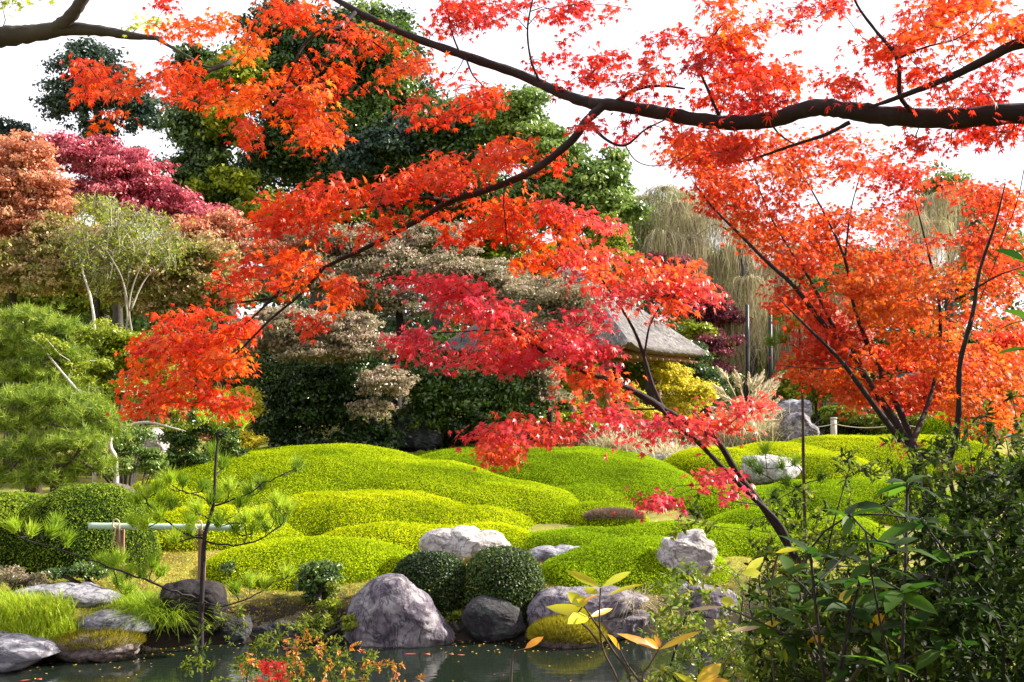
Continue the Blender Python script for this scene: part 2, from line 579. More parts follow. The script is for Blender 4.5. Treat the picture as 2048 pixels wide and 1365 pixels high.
# wet soil near the water; its dark tone also fills in shade under bushes
_nt = MOSS.node_tree
_pb = [n for n in _nt.nodes if n.type == 'BSDF_PRINCIPLED'][0]
_src = _pb.inputs['Base Color'].links[0].from_socket
_tc = _nt.nodes.new('ShaderNodeTexCoord'); _sx = _nt.nodes.new('ShaderNodeSeparateXYZ'); _nt.links.new(_tc.outputs['Object'], _sx.inputs[0])
_no = _nt.nodes.new('ShaderNodeTexNoise'); _no.inputs['Scale'].default_value = 5.0; _no.inputs['Detail'].default_value = 6; _nt.links.new(_tc.outputs['Object'], _no.inputs['Vector'])
_ma = _nt.nodes.new('ShaderNodeMath'); _ma.operation = 'MULTIPLY_ADD'; _ma.inputs[1].default_value = 0.45; _nt.links.new(_no.outputs['Fac'], _ma.inputs[0]); _nt.links.new(_sx.outputs['Z'], _ma.inputs[2])
_mr = _nt.nodes.new('ShaderNodeMapRange'); _mr.inputs['From Min'].default_value = 0.46; _mr.inputs['From Max'].default_value = 0.60; _nt.links.new(_ma.outputs[0], _mr.inputs['Value'])
_mx = _nt.nodes.new('ShaderNodeMix'); _mx.data_type = 'RGBA'; _mx.inputs[6].default_value = (0.028, 0.02, 0.012, 1)
_nt.links.new(_mr.outputs[0], _mx.inputs[0]); _nt.links.new(_src, _mx.inputs[7]); _nt.links.new(_mx.outputs[2], _pb.inputs['Base Color'])
g = mbg.build('ground', MOSS, smooth=True)
tag(g, kind='structure')

m, nt, out = newmat('pond_water')
pb = nt.nodes.new('ShaderNodeBsdfPrincipled')
pb.inputs['Base Color'].default_value = (0.010, 0.015, 0.010, 1)
pb.inputs['Roughness'].default_value = 0.03
pb.inputs['IOR'].default_value = 1.33
pb.inputs['Specular IOR Level'].default_value = 0.9
tc = nt.nodes.new('ShaderNodeTexCoord')
mp = nt.nodes.new('ShaderNodeMapping'); mp.inputs['Scale'].default_value = (0.8, 3.0, 1)
no = nt.nodes.new('ShaderNodeTexNoise'); no.inputs['Scale'].default_value = 3.2; no.inputs['Detail'].default_value = 3
bp = nt.nodes.new('ShaderNodeBump'); bp.inputs['Strength'].default_value = 0.12; bp.inputs['Distance'].default_value = 0.02
nt.links.new(tc.outputs['Object'], mp.inputs[0]); nt.links.new(mp.outputs[0], no.inputs['Vector'])
nt.links.new(no.outputs['Fac'], bp.inputs['Height']); nt.links.new(bp.outputs[0], pb.inputs['Normal'])
nt.links.new(pb.outputs[0], out.inputs['Surface'])
WATER = m
wb = MB()
wx = np.linspace(-13.5, 5.0, 30); wy = np.linspace(6.0, 12.8, 12)
WX, WY = np.meshgrid(wx, wy)
ii = (np.arange(11)[:, None] * 30 + np.arange(29)).ravel()
wb.add(np.stack([WX, WY, np.zeros_like(WX)], -1).reshape(-1, 3), quads=np.stack([ii, ii + 1, ii + 31, ii + 30], 1))
tag(wb.build('pond_water', WATER), kind='structure')

# ------------------------------------------------------------------ clipped azalea mounds
def azalea(name, cols):
    """clipped azalea leaf: tone drifts in soft patches across the mound"""
    m = leafmat(name, cols, 0.3, 0.8, 0.02, 1.5)
    return m


AZ_BRIGHT = azalea('azalea_bright', [(0.05, 0.085, 0.004), (0.21, 0.30, 0.005), (0.33, 0.42, 0.006), (0.44, 0.52, 0.008), (0.34, 0.27, 0.02)])
AZ_GREEN = azalea('azalea_green', [(0.04, 0.075, 0.004), (0.16, 0.26, 0.006), (0.25, 0.38, 0.007), (0.36, 0.48, 0.009), (0.30, 0.23, 0.02)])
AZ_YELLOW = azalea('azalea_yellow', [(0.07, 0.10, 0.004), (0.30, 0.37, 0.005), (0.45, 0.51, 0.006), (0.56, 0.59, 0.010), (0.4, 0.30, 0.02)])
AZ_DARK = azalea('azalea_dark', [(0.010, 0.028, 0.006), (0.030, 0.07, 0.012), (0.07, 0.13, 0.018), (0.19, 0.27, 0.02), (0.46, 0.50, 0.04)])
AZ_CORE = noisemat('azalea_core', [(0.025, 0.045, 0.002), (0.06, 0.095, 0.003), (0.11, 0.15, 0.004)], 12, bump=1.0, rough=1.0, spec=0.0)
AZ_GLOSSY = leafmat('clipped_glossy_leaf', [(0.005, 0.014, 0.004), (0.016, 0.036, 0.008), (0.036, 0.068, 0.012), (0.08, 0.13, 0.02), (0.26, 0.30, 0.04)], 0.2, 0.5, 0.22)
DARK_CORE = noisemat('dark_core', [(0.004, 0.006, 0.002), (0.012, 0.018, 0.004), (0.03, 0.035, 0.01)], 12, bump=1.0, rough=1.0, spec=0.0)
AZG = 'clipped azalea mounds rolling behind the pond'


def mound_z(lobes, X, Y, sm=0.20):
    """smooth union of domes; each lobe: cx, cy, rx, ry, ztop, zbase, power"""
    z = np.full(X.shape, -9.0)
    for cx, cy, rx, ry, zt, zb, pw in lobes:
        r = (np.abs((X - cx) / rx) ** 2 + np.abs((Y - cy) / ry) ** 2) ** 0.5
        h = np.where(r < 1, (1 - np.clip(r, 0, 1) ** pw) ** 0.62 * (zt - zb) + zb, -9.0)
        a, b = z, h
        hh = np.clip(0.5 + 0.5 * (b - a) / sm, 0, 1)
        z = a * (1 - hh) + b * hh + np.where((a > -5) & (b > -5), sm * hh * (1 - hh), 0)
    return z + 0.022 * np.sin(X * 3.1 + 1.3 * np.sin(Y * 2.2)) * np.sin(Y * 2.7 + 0.9 * np.sin(X * 1.9)) + 0.008 * np.sin(X * 9.3 + Y * 4.1) * np.sin(Y * 8.1)


def lobe(px, hw, Y, hd, top, pw=2.4, dz=-0.12):
    X = P(px, top, Y)[0]
    return (X, Y, W(hw * 1.10, Y), hd * 1.3, P(px, top, Y)[2], G(X, Y) + dz, pw)


def mound(label, lobes, mat, seed, dens=2300, leaf=0.030, pal=(0.15, 0.80), name='azalea_mound', group=AZG, patch=0.8):
    x0 = min(l[0] - l[2] for l in lobes); x1 = max(l[0] + l[2] for l in lobes)
    y0 = min(l[1] - l[3] for l in lobes); y1 = max(l[1] + l[3] for l in lobes)
    st = 0.05
    X, Y = np.meshgrid(np.arange(x0 - st, x1 + 2 * st, st), np.arange(y0 - st, y1 + 2 * st, st))
    Z = mound_z(lobes, X, Y)
    gz = ground_z(X, Y) - 0.15
    ok = Z > gz
    Zc = np.where(ok, Z, gz) - 0.02
    ny_, nx_ = X.shape
    q = ok[:-1, :-1] | ok[1:, :-1] | ok[:-1, 1:] | ok[1:, 1:]
    idx = np.arange(ny_ * nx_).reshape(ny_, nx_)
    quads = np.stack([idx[:-1, :-1][q], idx[:-1, 1:][q], idx[1:, 1:][q], idx[1:, :-1][q]], 1)
    used = np.unique(quads)
    remap = np.full(ny_ * nx_, -1); remap[used] = np.arange(len(used))
    c = max(lobes, key=lambda l: l[2])
    base = (c[0], c[1], G(c[0], c[1]))
    t = thing(name, label, 'clipped bush', base, group)
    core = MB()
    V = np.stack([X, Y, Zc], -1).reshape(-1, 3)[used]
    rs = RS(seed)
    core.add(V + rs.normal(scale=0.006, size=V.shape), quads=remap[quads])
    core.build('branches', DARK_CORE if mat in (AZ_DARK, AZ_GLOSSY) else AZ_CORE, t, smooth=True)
    # leaves scattered evenly over the surface, steep flanks included
    leaf = leaf * 0.78; n = int((x1 - x0) * (y1 - y0) * dens * 1.5)
    xs = rs.uniform(x0, x1, n * 2); ys = rs.uniform(y0, y1, n * 2)
    z = mound_z(lobes, xs, ys); gg = ground_z(xs, ys) - 0.05
    e = 0.03
    zx = (mound_z(lobes, xs + e, ys) - mound_z(lobes, xs - e, ys)) / (2 * e)
    zy = (mound_z(lobes, xs, ys + e) - mound_z(lobes, xs, ys - e)) / (2 * e)
    steep = np.sqrt(1 + np.clip(zx, -12, 12) ** 2 + np.clip(zy, -12, 12) ** 2)
    keep = (z > gg) & (rs.rand(n * 2) < 0.5)
    keep2 = (z > gg) & (~keep) & (rs.rand(n * 2) < np.clip(steep - 1, 0, 6) / 2)
    def put(mask, reps, spread):
        xx, yy, zz = xs[mask], ys[mask], z[mask]
        sx, sy = zx[mask], zy[mask]
        xx, yy, zz, sx, sy = [np.repeat(a, reps) for a in (xx, yy, zz, sx, sy)]
        k = len(xx)
        if k == 0: return
        if spread: zz = zz - rs.uniform(0, 1, k) * np.minimum(0.30, e * np.hypot(sx, sy))
        nor = unit(np.stack([-np.clip(sx, -4, 4), -np.clip(sy, -4, 4), np.ones(k)], 1))
        off = rs.uniform(-0.012, 0.022, k)
        off += np.where(rs.rand(k) < 0.02, rs.uniform(0, 0.04, k), 0)
        cc = np.stack([xx, yy, zz], 1) + nor * off[:, None]
        pn = np.array([noise.fractal(Vector((a * patch + seed, b * patch, zc_ * patch)), 1.0, 2.0, 3) for a, b, zc_ in cc[::16]])
        pn = np.repeat(pn, 16)[:k] if len(pn) * 16 >= k else np.pad(np.repeat(pn, 16), (0, k - len(pn) * 16), mode='edge')
        rnd = np.clip(0.5 * (pal[0] + pal[1]) + (pal[1] - pal[0]) * (0.55 * np.clip(pn, -1, 1) + rs.uniform(-0.36, 0.36, k)), 0, 0.80)
        rnd = np.where(rs.rand(k) < 0.010 + 0.10 * np.clip(pn - 0.45, 0, 1), 1.0, rnd)
        rnd = np.where(rs.rand(k) < 0.05, 0.0, rnd)
        quads_leaf(lv, cc, leaf * rs.uniform(0.6, 1.25, k), rs, 0.0, 0.55, outward=nor * 1.2, rnd=rnd)
    lv = MB()
    o = np.argsort(xs // 0.25 * 1000 + ys)
    xs, ys, z, gg, zx, zy, keep, keep2 = [a[o] for a in (xs, ys, z, gg, zx, zy, keep, keep2)]
    put(keep, 1, False)
    put(keep2, 2, True)
    lv.build('foliage', mat, t)
    return t


mound('large olive green clipped mound forming the left summit, sloping down to the right', [
    lobe(650, 230, 20.0, 2.6, 892), lobe(480, 170, 19.4, 2.0, 915), lobe(830, 190, 19.0, 1.9, 925), lobe(560, 150, 17.8, 1.4, 960),
    lobe(980, 160, 18.0, 1.5, 962), lobe(1085, 85, 17.4, 1.1, 985)], AZ_BRIGHT, 11)
mound('long green clipped mound behind the summit, below the thatched shelter', [
    lobe(960, 170, 22.4, 2.0, 897), lobe(1140, 200, 21.6, 2.4, 897), lobe(1280, 110, 20.2, 2.2, 930), lobe(1180, 120, 19.2, 1.6, 960)], AZ_GREEN, 12, dens=1900)
mound('low olive mound peeking out behind the left end of the summit mound', [lobe(600, 110, 23.2, 1.2, 891), lobe(520, 60, 23.0, 1.0, 903)], AZ_GREEN, 13)
mound('bright yellow-green rounded mound filling the middle, in front of the summit mound', [
    lobe(740, 200, 16.6, 1.4, 984), lobe(600, 120, 16.4, 1.3, 1002), lobe(930, 140, 16.2, 1.1, 1015), lobe(490, 60, 16.8, 1.0, 1010)], AZ_YELLOW, 14, dens=2800, pal=(0.05, 0.8))
mound('narrow bright strip mound directly behind the white boulder', [
    lobe(780, 150, 14.9, 0.8, 1049), lobe(960, 120, 14.9, 0.8, 1050)], AZ_YELLOW, 15, dens=3000)
mound('low broad yellow-green mound left of the big purple boulder', [
    lobe(600, 180, 13.2, 0.95, 1082), lobe(730, 110, 13.4, 0.85, 1092), lobe(490, 70, 13.0, 0.7, 1112)], AZ_BRIGHT, 16, dens=3200)
mound('low green mound between the white standing rock and the twin round bushes', [
    lobe(1260, 130, 13.0, 0.9, 1082), lobe(1160, 85, 12.7, 0.7, 1108), lobe(1350, 100, 13.2, 0.8, 1090)], AZ_GREEN, 17, dens=3200)
mound('long flat green mound running behind the flat grey rock', [
    lobe(1180, 160, 14.7, 0.7, 1062), lobe(1360, 150, 14.7, 0.8, 1050), lobe(1500, 120, 14.8, 0.8, 1055)], AZ_GREEN, 18, dens=2800)
hollow = mound('small low dome with a bare brown twiggy hollow in its front', [lobe(1205, 88, 16.6, 0.75, 1006)], AZ_BRIGHT, 19, dens=2900)
mound('clipped mound on the right, behind the pink-white rock', [
    lobe(1430, 110, 21.5, 1.8, 897), lobe(1560, 140, 22.5, 2.0, 888)], AZ_YELLOW, 20, dens=1900)
mound('wide yellow-green mound in the light below the rope fence', [
    lobe(1700, 170, 23.5, 2.0, 872), lobe(1850, 140, 23.5, 1.8, 872), lobe(1640, 120, 21.0, 1.6, 905)], AZ_YELLOW, 21, dens=1700)
mound('green mound on the right seen through the dark shrub twigs', [
    lobe(1480, 120, 17.8, 1.3, 975), lobe(1640, 150, 18.2, 1.4, 965), lobe(1780, 130, 18.0, 1.4, 960)], AZ_GREEN, 22, dens=2200)
mound('shaded green mound lower right, behind the leaning maple stems', [
    lobe(1520, 120, 15.8, 0.8, 1020), lobe(1660, 120, 15.2, 0.8, 1030)], AZ_GREEN, 23, dens=2500)
mound('yellow clipped mound with a dark undercut foot, behind the bamboo rail', [
    lobe(420, 150, 14.9, 0.9, 1016), lobe(530, 80, 14.6, 0.8, 1060), lobe(345, 60, 14.6, 0.7, 1045)], AZ_YELLOW, 24, dens=3000)
mound('small boxy yellow mound beside the brown standing stone', [lobe(320, 62, 17.2, 0.7, 962, 4.0), lobe(385, 55, 17.0, 0.6, 985)], AZ_YELLOW, 25, dens=2500)
mound('big dark round clipped bush at the left edge, behind the bamboo rail', [
    lobe(178, 124, 13.1, 0.78, 970, 3.0), lobe(20, 125, 13.2, 0.8, 992, 3.0)], AZ_DARK, 26, dens=4200, leaf=0.034, pal=(0.2, 1.1), patch=1.5)
mound('left half of a twin pair of glossy dark clipped bushes under the white boulder', [lobe(862, 84, 11.85, 0.45, 1110, 3.6, -0.3)], AZ_GLOSSY, 27, dens=5000, leaf=0.042, pal=(0.1, 0.8), group='twin round bushes under the white boulder')
mound('right half, rounder, of the twin glossy dark bushes under the white boulder', [lobe(1006, 82, 11.75, 0.45, 1102, 3.8, -0.3)], AZ_GLOSSY, 28, dens=5000, leaf=0.042, pal=(0.1, 0.8), group='twin round bushes under the white boulder')
mound('mossy green clipped dome beyond the rope fence', [lobe(1690, 110, 33, 2.0, 812)], AZ_DARK, 29, dens=700, leaf=0.06, group='clipped domes beyond the rope fence')
mound('second green dome beyond the rope fence, under the stone pile', [lobe(1830, 110, 33, 2.0, 818)], AZ_GREEN, 30, dens=600, leaf=0.06, group='clipped domes beyond the rope fence')
mound('round bright green bush at the right end of the rope fence', [lobe(1905, 70, 24.5, 0.9, 830, 3.0)], AZ_GREEN, 31, dens=1500, leaf=0.05)

mound('bright clipped mound just beyond the right edge of the view', [lobe(2160, 190, 19.0, 1.8, 905), lobe(2350, 150, 20.0, 1.6, 905)], AZ_GREEN, 32, dens=1200, leaf=0.04)
mound('yellow-green clipped mound farther right beyond the edge of the view', [lobe(2560, 220, 17.0, 1.8, 900), lobe(2250, 160, 15.0, 1.2, 985)], AZ_BRIGHT, 33, dens=1200, leaf=0.04)
# ------------------------------------------------------------------ rocks
ROCK_PURPLE = noisemat('rock_purple', [(0.035, 0.027, 0.040, 0.3), (0.11, 0.093, 0.12, 0.45), (0.21, 0.19, 0.215, 0.56), (0.40, 0.38, 0.39, 0.72)], 3.2, detail=14, bump=1.0, bscale=12, stretch=(1.6, 1, 1), dist=0.5, bdist=0.03, second=((0.40, 0.39, 0.36), 6, 0.52, 0.72), veins=((0.02, 0.014, 0.025), 2.6, 0.03))
ROCK_WHITE = noisemat('rock_white', [(0.103, 0.088, 0.088, 0.28), (0.334, 0.31, 0.303, 0.42), (0.489, 0.465, 0.451, 0.55), (0.577, 0.563, 0.547, 0.75)], 3.5, detail=12, bump=1.0, bscale=7, dist=2.0, bdist=0.04, second=((0.22, 0.20, 0.20), 9, 0.58, 0.75), veins=((0.10, 0.085, 0.085), 3.4, 0.035))
ROCK_DARK = noisemat('rock_dark', [(0.008, 0.008, 0.009, 0.3), (0.028, 0.026, 0.030, 0.5), (0.08, 0.078, 0.085, 0.7)], 4, detail=10, bump=0.9, bscale=10, dist=0.8, bdist=0.03, second=((0.07, 0.09, 0.075), 5, 0.52, 0.66), veins=((0.006, 0.006, 0.008), 3.0, 0.03))
ROCK_BROWN = noisemat('rock_brown', [(0.04, 0.028, 0.028, 0.3), (0.128, 0.096, 0.088, 0.5), (0.272, 0.224, 0.208, 0.7)], 4, detail=10, bump=0.9, dist=1.0, bdist=0.03, veins=((0.03, 0.02, 0.02), 3.0, 0.03))
ROCK_SLATE = noisemat('rock_slate', [(0.066, 0.06, 0.073, 0.3), (0.198, 0.192, 0.218, 0.48), (0.343, 0.343, 0.37, 0.62), (0.462, 0.462, 0.475, 0.75)], 3.0, detail=12, bump=0.9, bscale=8, stretch=(1, 1, 3), dist=1.0, bdist=0.03, second=((0.06, 0.05, 0.08), 7, 0.55, 0.66), veins=((0.05, 0.04, 0.06), 3.0, 0.03))
MOSS_TUFT = leafmat('moss_fibre', [(0.10, 0.05, 0.01), (0.22, 0.20, 0.015), (0.40, 0.36, 0.02), (0.50, 0.46, 0.04)], 0.3, 0.8, 0.1)

ROCK_BLOCK = noisemat('rock_block', [(0.004, 0.003, 0.004, 0.3), (0.014, 0.010, 0.012, 0.5), (0.04, 0.03, 0.03, 0.7)], 5, detail=10, bump=0.9, dist=0.8, bdist=0.03, second=((0.20, 0.17, 0.16), 4, 0.60, 0.72))
import bmesh
_bm = bmesh.new(); bmesh.ops.create_icosphere(_bm, subdivisions=6, radius=1.0)
SPH = np.array([v.co[:] for v in _bm.verts]); SPHT = np.array([[v.index for v in f.verts] for f in _bm.faces]); _bm.free()
_bm = bmesh.new(); bmesh.ops.create_icosphere(_bm, subdivisions=4, radius=1.0)
SPH4 = np.array([v.co[:] for v in _bm.verts]); SPHT4 = np.array([[v.index for v in f.verts] for f in _bm.faces]); _bm.free()


def rock(label, outline, Y, depth, mat, seed, facets=16, rough=0.05, name='rock', cat='rock', box=0.75, hi=True, sink=0.1, parent=None, group=None):
    """boulder with the outline (pixels, clockwise from anywhere) at depth Y, front to back `depth` metres"""
    pts = np.array([P(x, y, Y) for x, y in outline])
    c = np.array([(pts[:, 0].min() + pts[:, 0].max()) / 2, Y, pts[:, 2].min() + 0.42 * (pts[:, 2].max() - pts[:, 2].min())])
    rx, rz = pts[:, 0] - c[0], pts[:, 2] - c[2]
    ang = np.arctan2(rz, rx); rad = np.hypot(rx, rz)
    o = np.argsort(ang); ang, rad = ang[o], rad[o]
    S, T = (SPH, SPHT) if hi else (SPH4, SPHT4)
    rs = RS(seed)
    # random planes cut the ball into facets
    nrm = unit(rs.normal(size=(facets, 3))); dd = rs.uniform(0.72, 0.95, facets)
    dots = S @ nrm.T
    with np.errstate(divide='ignore', invalid='ignore'):
        t = np.where(dots > 1e-3, dd / dots, 9)
    f = np.minimum(1.0, -np.log(np.exp(-30 * t).sum(1) + math.exp(-30 * 1.02)) / 30)
    f = 1 - (1 - f) * np.abs(S[:, 1]) ** 0.35
    S2 = S * f[:, None]
    a = np.arctan2(S2[:, 2], S2[:, 0]); rho = np.clip(np.hypot(S2[:, 0], S2[:, 2]), 0, 1)
    R = np.interp(a, np.concatenate([ang - 2 * np.pi, ang, ang + 2 * np.pi]), np.tile(rad, 3))
    rr = rho ** box
    V = np.stack([np.cos(a) * R * rr, np.sign(S2[:, 1]) * np.abs(S2[:, 1]) ** 0.7 * depth / 2, np.sin(a) * R * rr], 1)
    sc = 2.2 / max(rad.max(), 0.05)
    nz = np.array([noise.hetero_terrain(Vector((v[0] * sc + seed, v[1] * sc, v[2] * sc * 1.4)), 0.9, 2.1, 6, 0.6) for v in V])
    nz = (nz - nz.mean()) / (nz.std() + 1e-6)
    n2 = np.array([noise.ridged_multi_fractal(Vector((v[0] * sc * 1.6, v[1] * sc * 1.6 + seed, v[2] * sc * 3.2)), 0.8, 2.2, 5, 1.0, 2.0) for v in V])
    n2 = (n2 - n2.mean()) / (n2.std() + 1e-6)
    V = V + S * ((np.clip(nz, -2, 2) * 0.45 + np.clip(n2, -2, 2) * 0.22) * rough * rad.mean())[:, None]
    for ax, (lo, hi_) in ((0, (rx.min(), rx.max())), (2, (rz.min(), rz.max()))):      # keep the outline's own extent
        a0, a1 = V[:, ax].min(), V[:, ax].max()
        V[:, ax] = lo + (V[:, ax] - a0) * (hi_ - lo) / (a1 - a0)
    V = V + c
    mb = MB(); mb.add(V, tris=T)
    base = (c[0], Y, pts[:, 2].min())
    ob = mb.build(name, mat, parent, None if parent is not None else base, smooth=True)
    if parent is None: tag(ob, label, cat, group)
    return ob


def el(x0, x1, y0, y1, p=1.0, n=16):
    """rounded outline between pixel bounds"""
    cx, cy, a, b = (x0 + x1) / 2, (y0 + y1) / 2, (x1 - x0) / 2, (y1 - y0) / 2
    return [(cx + a * math.copysign(abs(math.cos(t)) ** p, math.cos(t)), cy - b * math.copysign(abs(math.sin(t)) ** p, math.sin(t))) for t in np.linspace(0, 2 * math.pi, n, endpoint=False)]


rock('big pointed purple-grey boulder standing at the pond edge, largest rock by the water', [(683, 1280), (690, 1215), (725, 1175), (765, 1152), (800, 1150), (830, 1180), (868, 1215), (895, 1250), (914, 1285), (905, 1310), (800, 1325), (700, 1315)], 11.15, 0.85, ROCK_PURPLE, 3, 12, 0.035)
rock('small dark wet boulder with green lichen between the purple boulder and the mossy rock', [(922, 1250), (930, 1215), (960, 1195), (985, 1190), (1020, 1203), (1047, 1235), (1052, 1268), (1030, 1290), (960, 1290)], 11.25, 0.5, ROCK_DARK, 4, 10, 0.04)
rock('long grey-violet rock at the waterline behind the yellow leaves', [(1046, 1260), (1052, 1215), (1090, 1180), (1140, 1172), (1200, 1176), (1260, 1185), (1300, 1200), (1305, 1240), (1240, 1235), (1200, 1300), (1060, 1300)], 11.35, 0.7, ROCK_PURPLE, 5, 12, 0.04)
rock('large white crinkled boulder lying above the twin round bushes', [(838, 1110), (838, 1078), (858, 1060), (900, 1052), (960, 1056), (1000, 1062), (1022, 1095), (1018, 1115), (960, 1130), (860, 1130)], 12.9, 0.7, ROCK_WHITE, 6, 14, 0.045)
rock('flat grey-white rock sunk between two mounds, right of the white boulder', [(1050, 1122), (1060, 1102), (1110, 1090), (1150, 1090), (1190, 1096), (1185, 1110), (1120, 1128), (1060, 1135)], 13.6, 0.6, ROCK_SLATE, 7, 12, 0.05)
rock('upright white rock with a jagged top behind the azalea twigs', [(1300, 1140), (1310, 1115), (1322, 1098), (1325, 1080), (1355, 1073), (1385, 1060), (1410, 1058), (1422, 1078), (1434, 1085), (1436, 1130), (1430, 1180), (1310, 1180)], 12.4, 0.5, ROCK_WHITE, 8, 14, 0.06)
rock('grey weathered rock at the water foot of the upright white rock', [(1300, 1240), (1310, 1195), (1350, 1172), (1420, 1165), (1470, 1185), (1480, 1240), (1400, 1265)], 12.0, 0.6, ROCK_PURPLE, 88, 12, 0.05)
rock('rounded pink-white rock half buried in the mounds on the right', [(1482, 940), (1486, 912), (1520, 908), (1560, 912), (1596, 925), (1605, 945), (1560, 972), (1500, 972)], 19.3, 0.8, ROCK_WHITE, 9, 12, 0.03)
rock('low flat grey stone on the left bank above the bright grass', [(24, 1200), (32, 1176), (80, 1168), (140, 1171), (200, 1179), (240, 1194), (244, 1212), (150, 1222), (60, 1218)], 11.2, 0.7, ROCK_SLATE, 10, 12, 0.05)
rock('pale flat-topped slab resting above the mossy block on the left bank', [(142, 1262), (148, 1232), (190, 1220), (250, 1226), (300, 1240), (312, 1266), (250, 1285), (155, 1283)], 10.8, 0.6, ROCK_SLATE, 12, 12, 0.05)
mr = rock('', [(110, 1285), (115, 1268), (150, 1262), (215, 1262), (272, 1268), (282, 1285), (278, 1315), (200, 1325), (120, 1318)], 10.45, 0.6, ROCK_BROWN, 13, 10, 0.05, name='stone', parent=(mt := thing('mossy_rock', 'squat brown stone block fringed with moss, standing in the water left', 'rock', P(195, 1312, 10.45))))
rock('smooth grey slab at the lower left corner running into the water', [(-120, 1300), (-60, 1275), (0, 1270), (60, 1276), (105, 1292), (124, 1312), (90, 1325), (0, 1335), (-100, 1340)], 10.1, 0.8, ROCK_SLATE, 14, 10, 0.02)
rock('dark block of stone with a pale worn top behind the young pine trunk', [(320, 1230), (318, 1182), (326, 1166), (350, 1161), (400, 1159), (440, 1163), (450, 1178), (454, 1235), (436, 1278), (336, 1278)], 11.1, 0.5, ROCK_BLOCK, 15, 12, 0.04, box=0.6)
rock('dark low rock at the waterline behind the red shrub', [(438, 1275), (445, 1245), (470, 1232), (500, 1238), (508, 1270), (500, 1300), (450, 1300)], 11.2, 0.5, ROCK_DARK, 16, 10, 0.05)
rock('dark low rock at the waterline, second right of the stone block', [(500, 1280), (505, 1250), (540, 1240), (590, 1240), (612, 1260), (610, 1300), (520, 1300)], 11.3, 0.5, ROCK_DARK, 17, 10, 0.05)
rock('brown flat-topped standing stone behind the big dark bush', [(170, 1000), (175, 972), (210, 966), (245, 968), (268, 978), (274, 1000), (260, 1020), (190, 1020)], 15.4, 0.5, ROCK_BROWN, 18, 10, 0.04)
rock('tall grey-violet standing rock right of the pampas grass', [(1556, 890), (1560, 855), (1578, 828), (1606, 824), (1624, 850), (1640, 885), (1642, 910), (1558, 910)], 24.5, 1.0, ROCK_PURPLE, 19, 12, 0.06)
rock('grey rock behind the pampas grass, left of the standing rock', [(1540, 830), (1560, 808), (1595, 798), (1620, 800), (1625, 830), (1590, 850), (1545, 845)], 26.5, 0.8, ROCK_SLATE, 20, 12, 0.05)
rock('mossy rock ledge coloured dark for the shade under the dark hedge', [(780, 875), (795, 845), (830, 830), (865, 838), (882, 860), (886, 895), (840, 905), (785, 900)], 23.2, 0.7, ROCK_DARK, 21, 12, 0.08)  # dark stone colour stands in for shade that nothing casts here
rock('pale stone glimpsed between the shrubs behind the leaning grey tree', [(280, 915), (288, 862), (312, 856), (334, 872), (338, 915), (295, 925)], 24.5, 0.7, ROCK_WHITE, 23, 10, 0.05)
rock('curved pale stone kerb at the foot of the pale grasses by the shelter', el(1290, 1400, 905, 930, 0.8), 23.2, 0.4, ROCK_WHITE, 24, 6, 0.01)
for i, (x, y, w, h, lb) in enumerate([(1755, 800, 40, 26, 'lowest left stone of the dark stone pile right of the fence'), (1800, 790, 42, 30, 'middle stone of the dark stone pile right of the fence'),
                                      (1850, 798, 42, 28, 'lowest right stone of the dark stone pile right of the fence'), (1825, 766, 40, 22, 'topmost stone of the dark stone pile right of the fence')]):
    rock(lb, el(x - w, x + w, y - h, y + h, 0.8), 34.5, 1.2, ROCK_DARK, 40 + i, 14, 0.10, hi=False, group='dark stones piled beyond the rope fence')

# moss pads
def fuzz(mb, c, r, n, seed, L=0.05, w=0.006, up=0.7, pal=(0, 1), low=-0.1):
    rs = RS(seed)
    u = unit(rs.normal(size=(n, 3))); u[:, 2] = np.where(u[:, 2] < low, -u[:, 2], u[:, 2])
    p = np.array(c) + u * np.array(r)
    d = unit(u + rs.normal(scale=0.4, size=(n, 3)) + [0, 0, up])
    s = unit(np.cross(d, rs.normal(size=(n, 3)))) * w / 2
    l = (L * rs.uniform(0.5, 1.3, n))[:, None]
    v = np.stack([p - s, p + s, p + d * l], 1).reshape(-1, 3)
    rnd = rs.uniform(pal[0], pal[1], n)
    mb.add(v, tris=np.arange(n)[:, None] * 3 + [0, 1, 2], rnd=np.repeat(rnd, 3))


mf = MB(); c = P(195, 1285, 10.45)
fuzz(mf, c, (0.42, 0.30, 0.09), 5000, 2, 0.045, 0.007, pal=(0, 0.75))
mf.build('moss', MOSS_TUFT, mt)
c = P(1135, 1272, 11.0)
mt = thing('mossy_rock', 'low domed stone covered in yellow moss at the water edge', 'rock', (c[0], c[1], 0.0))
rb = MB(); rb.add(SPH4 * [0.36, 0.26, 0.17] + c - [0, 0, 0.02], tris=SPHT4); rb.build('stone', ROCK_BROWN, mt, smooth=True)
mf = MB(); fuzz(mf, c - np.array([0, 0, .01]), (0.37, 0.27, 0.18), 14000, 3, 0.05, 0.006, pal=(0.15, 1)); mf.build('moss', MOSS_TUFT, mt)

TWIG_BROWN = leafmat('bare_twig', [(0.10, 0.06, 0.04), (0.22, 0.15, 0.11), (0.32, 0.22, 0.18)], 0.1, 0.8, 0.1)
mf = MB(); fuzz(mf, P(1228, 1036, 15.9), (0.40, 0.22, 0.10), 5000, 4, 0.06, 0.009, 0.5); mf.build('bare_twigs', TWIG_BROWN, hollow)

# ------------------------------------------------------------------ grass
GRASS = leafmat('grass_blade', [(0.12, 0.20, 0.01), (0.26, 0.38, 0.015), (0.40, 0.50, 0.02), (0.52, 0.52, 0.06)], 0.4, 0.5, 0.3)
GRASS_DRY = leafmat('grass_dry', [(0.30, 0.24, 0.12), (0.52, 0.44, 0.28), (0.70, 0.62, 0.45), (0.35, 0.38, 0.10)], 0.3, 0.7, 0.2)


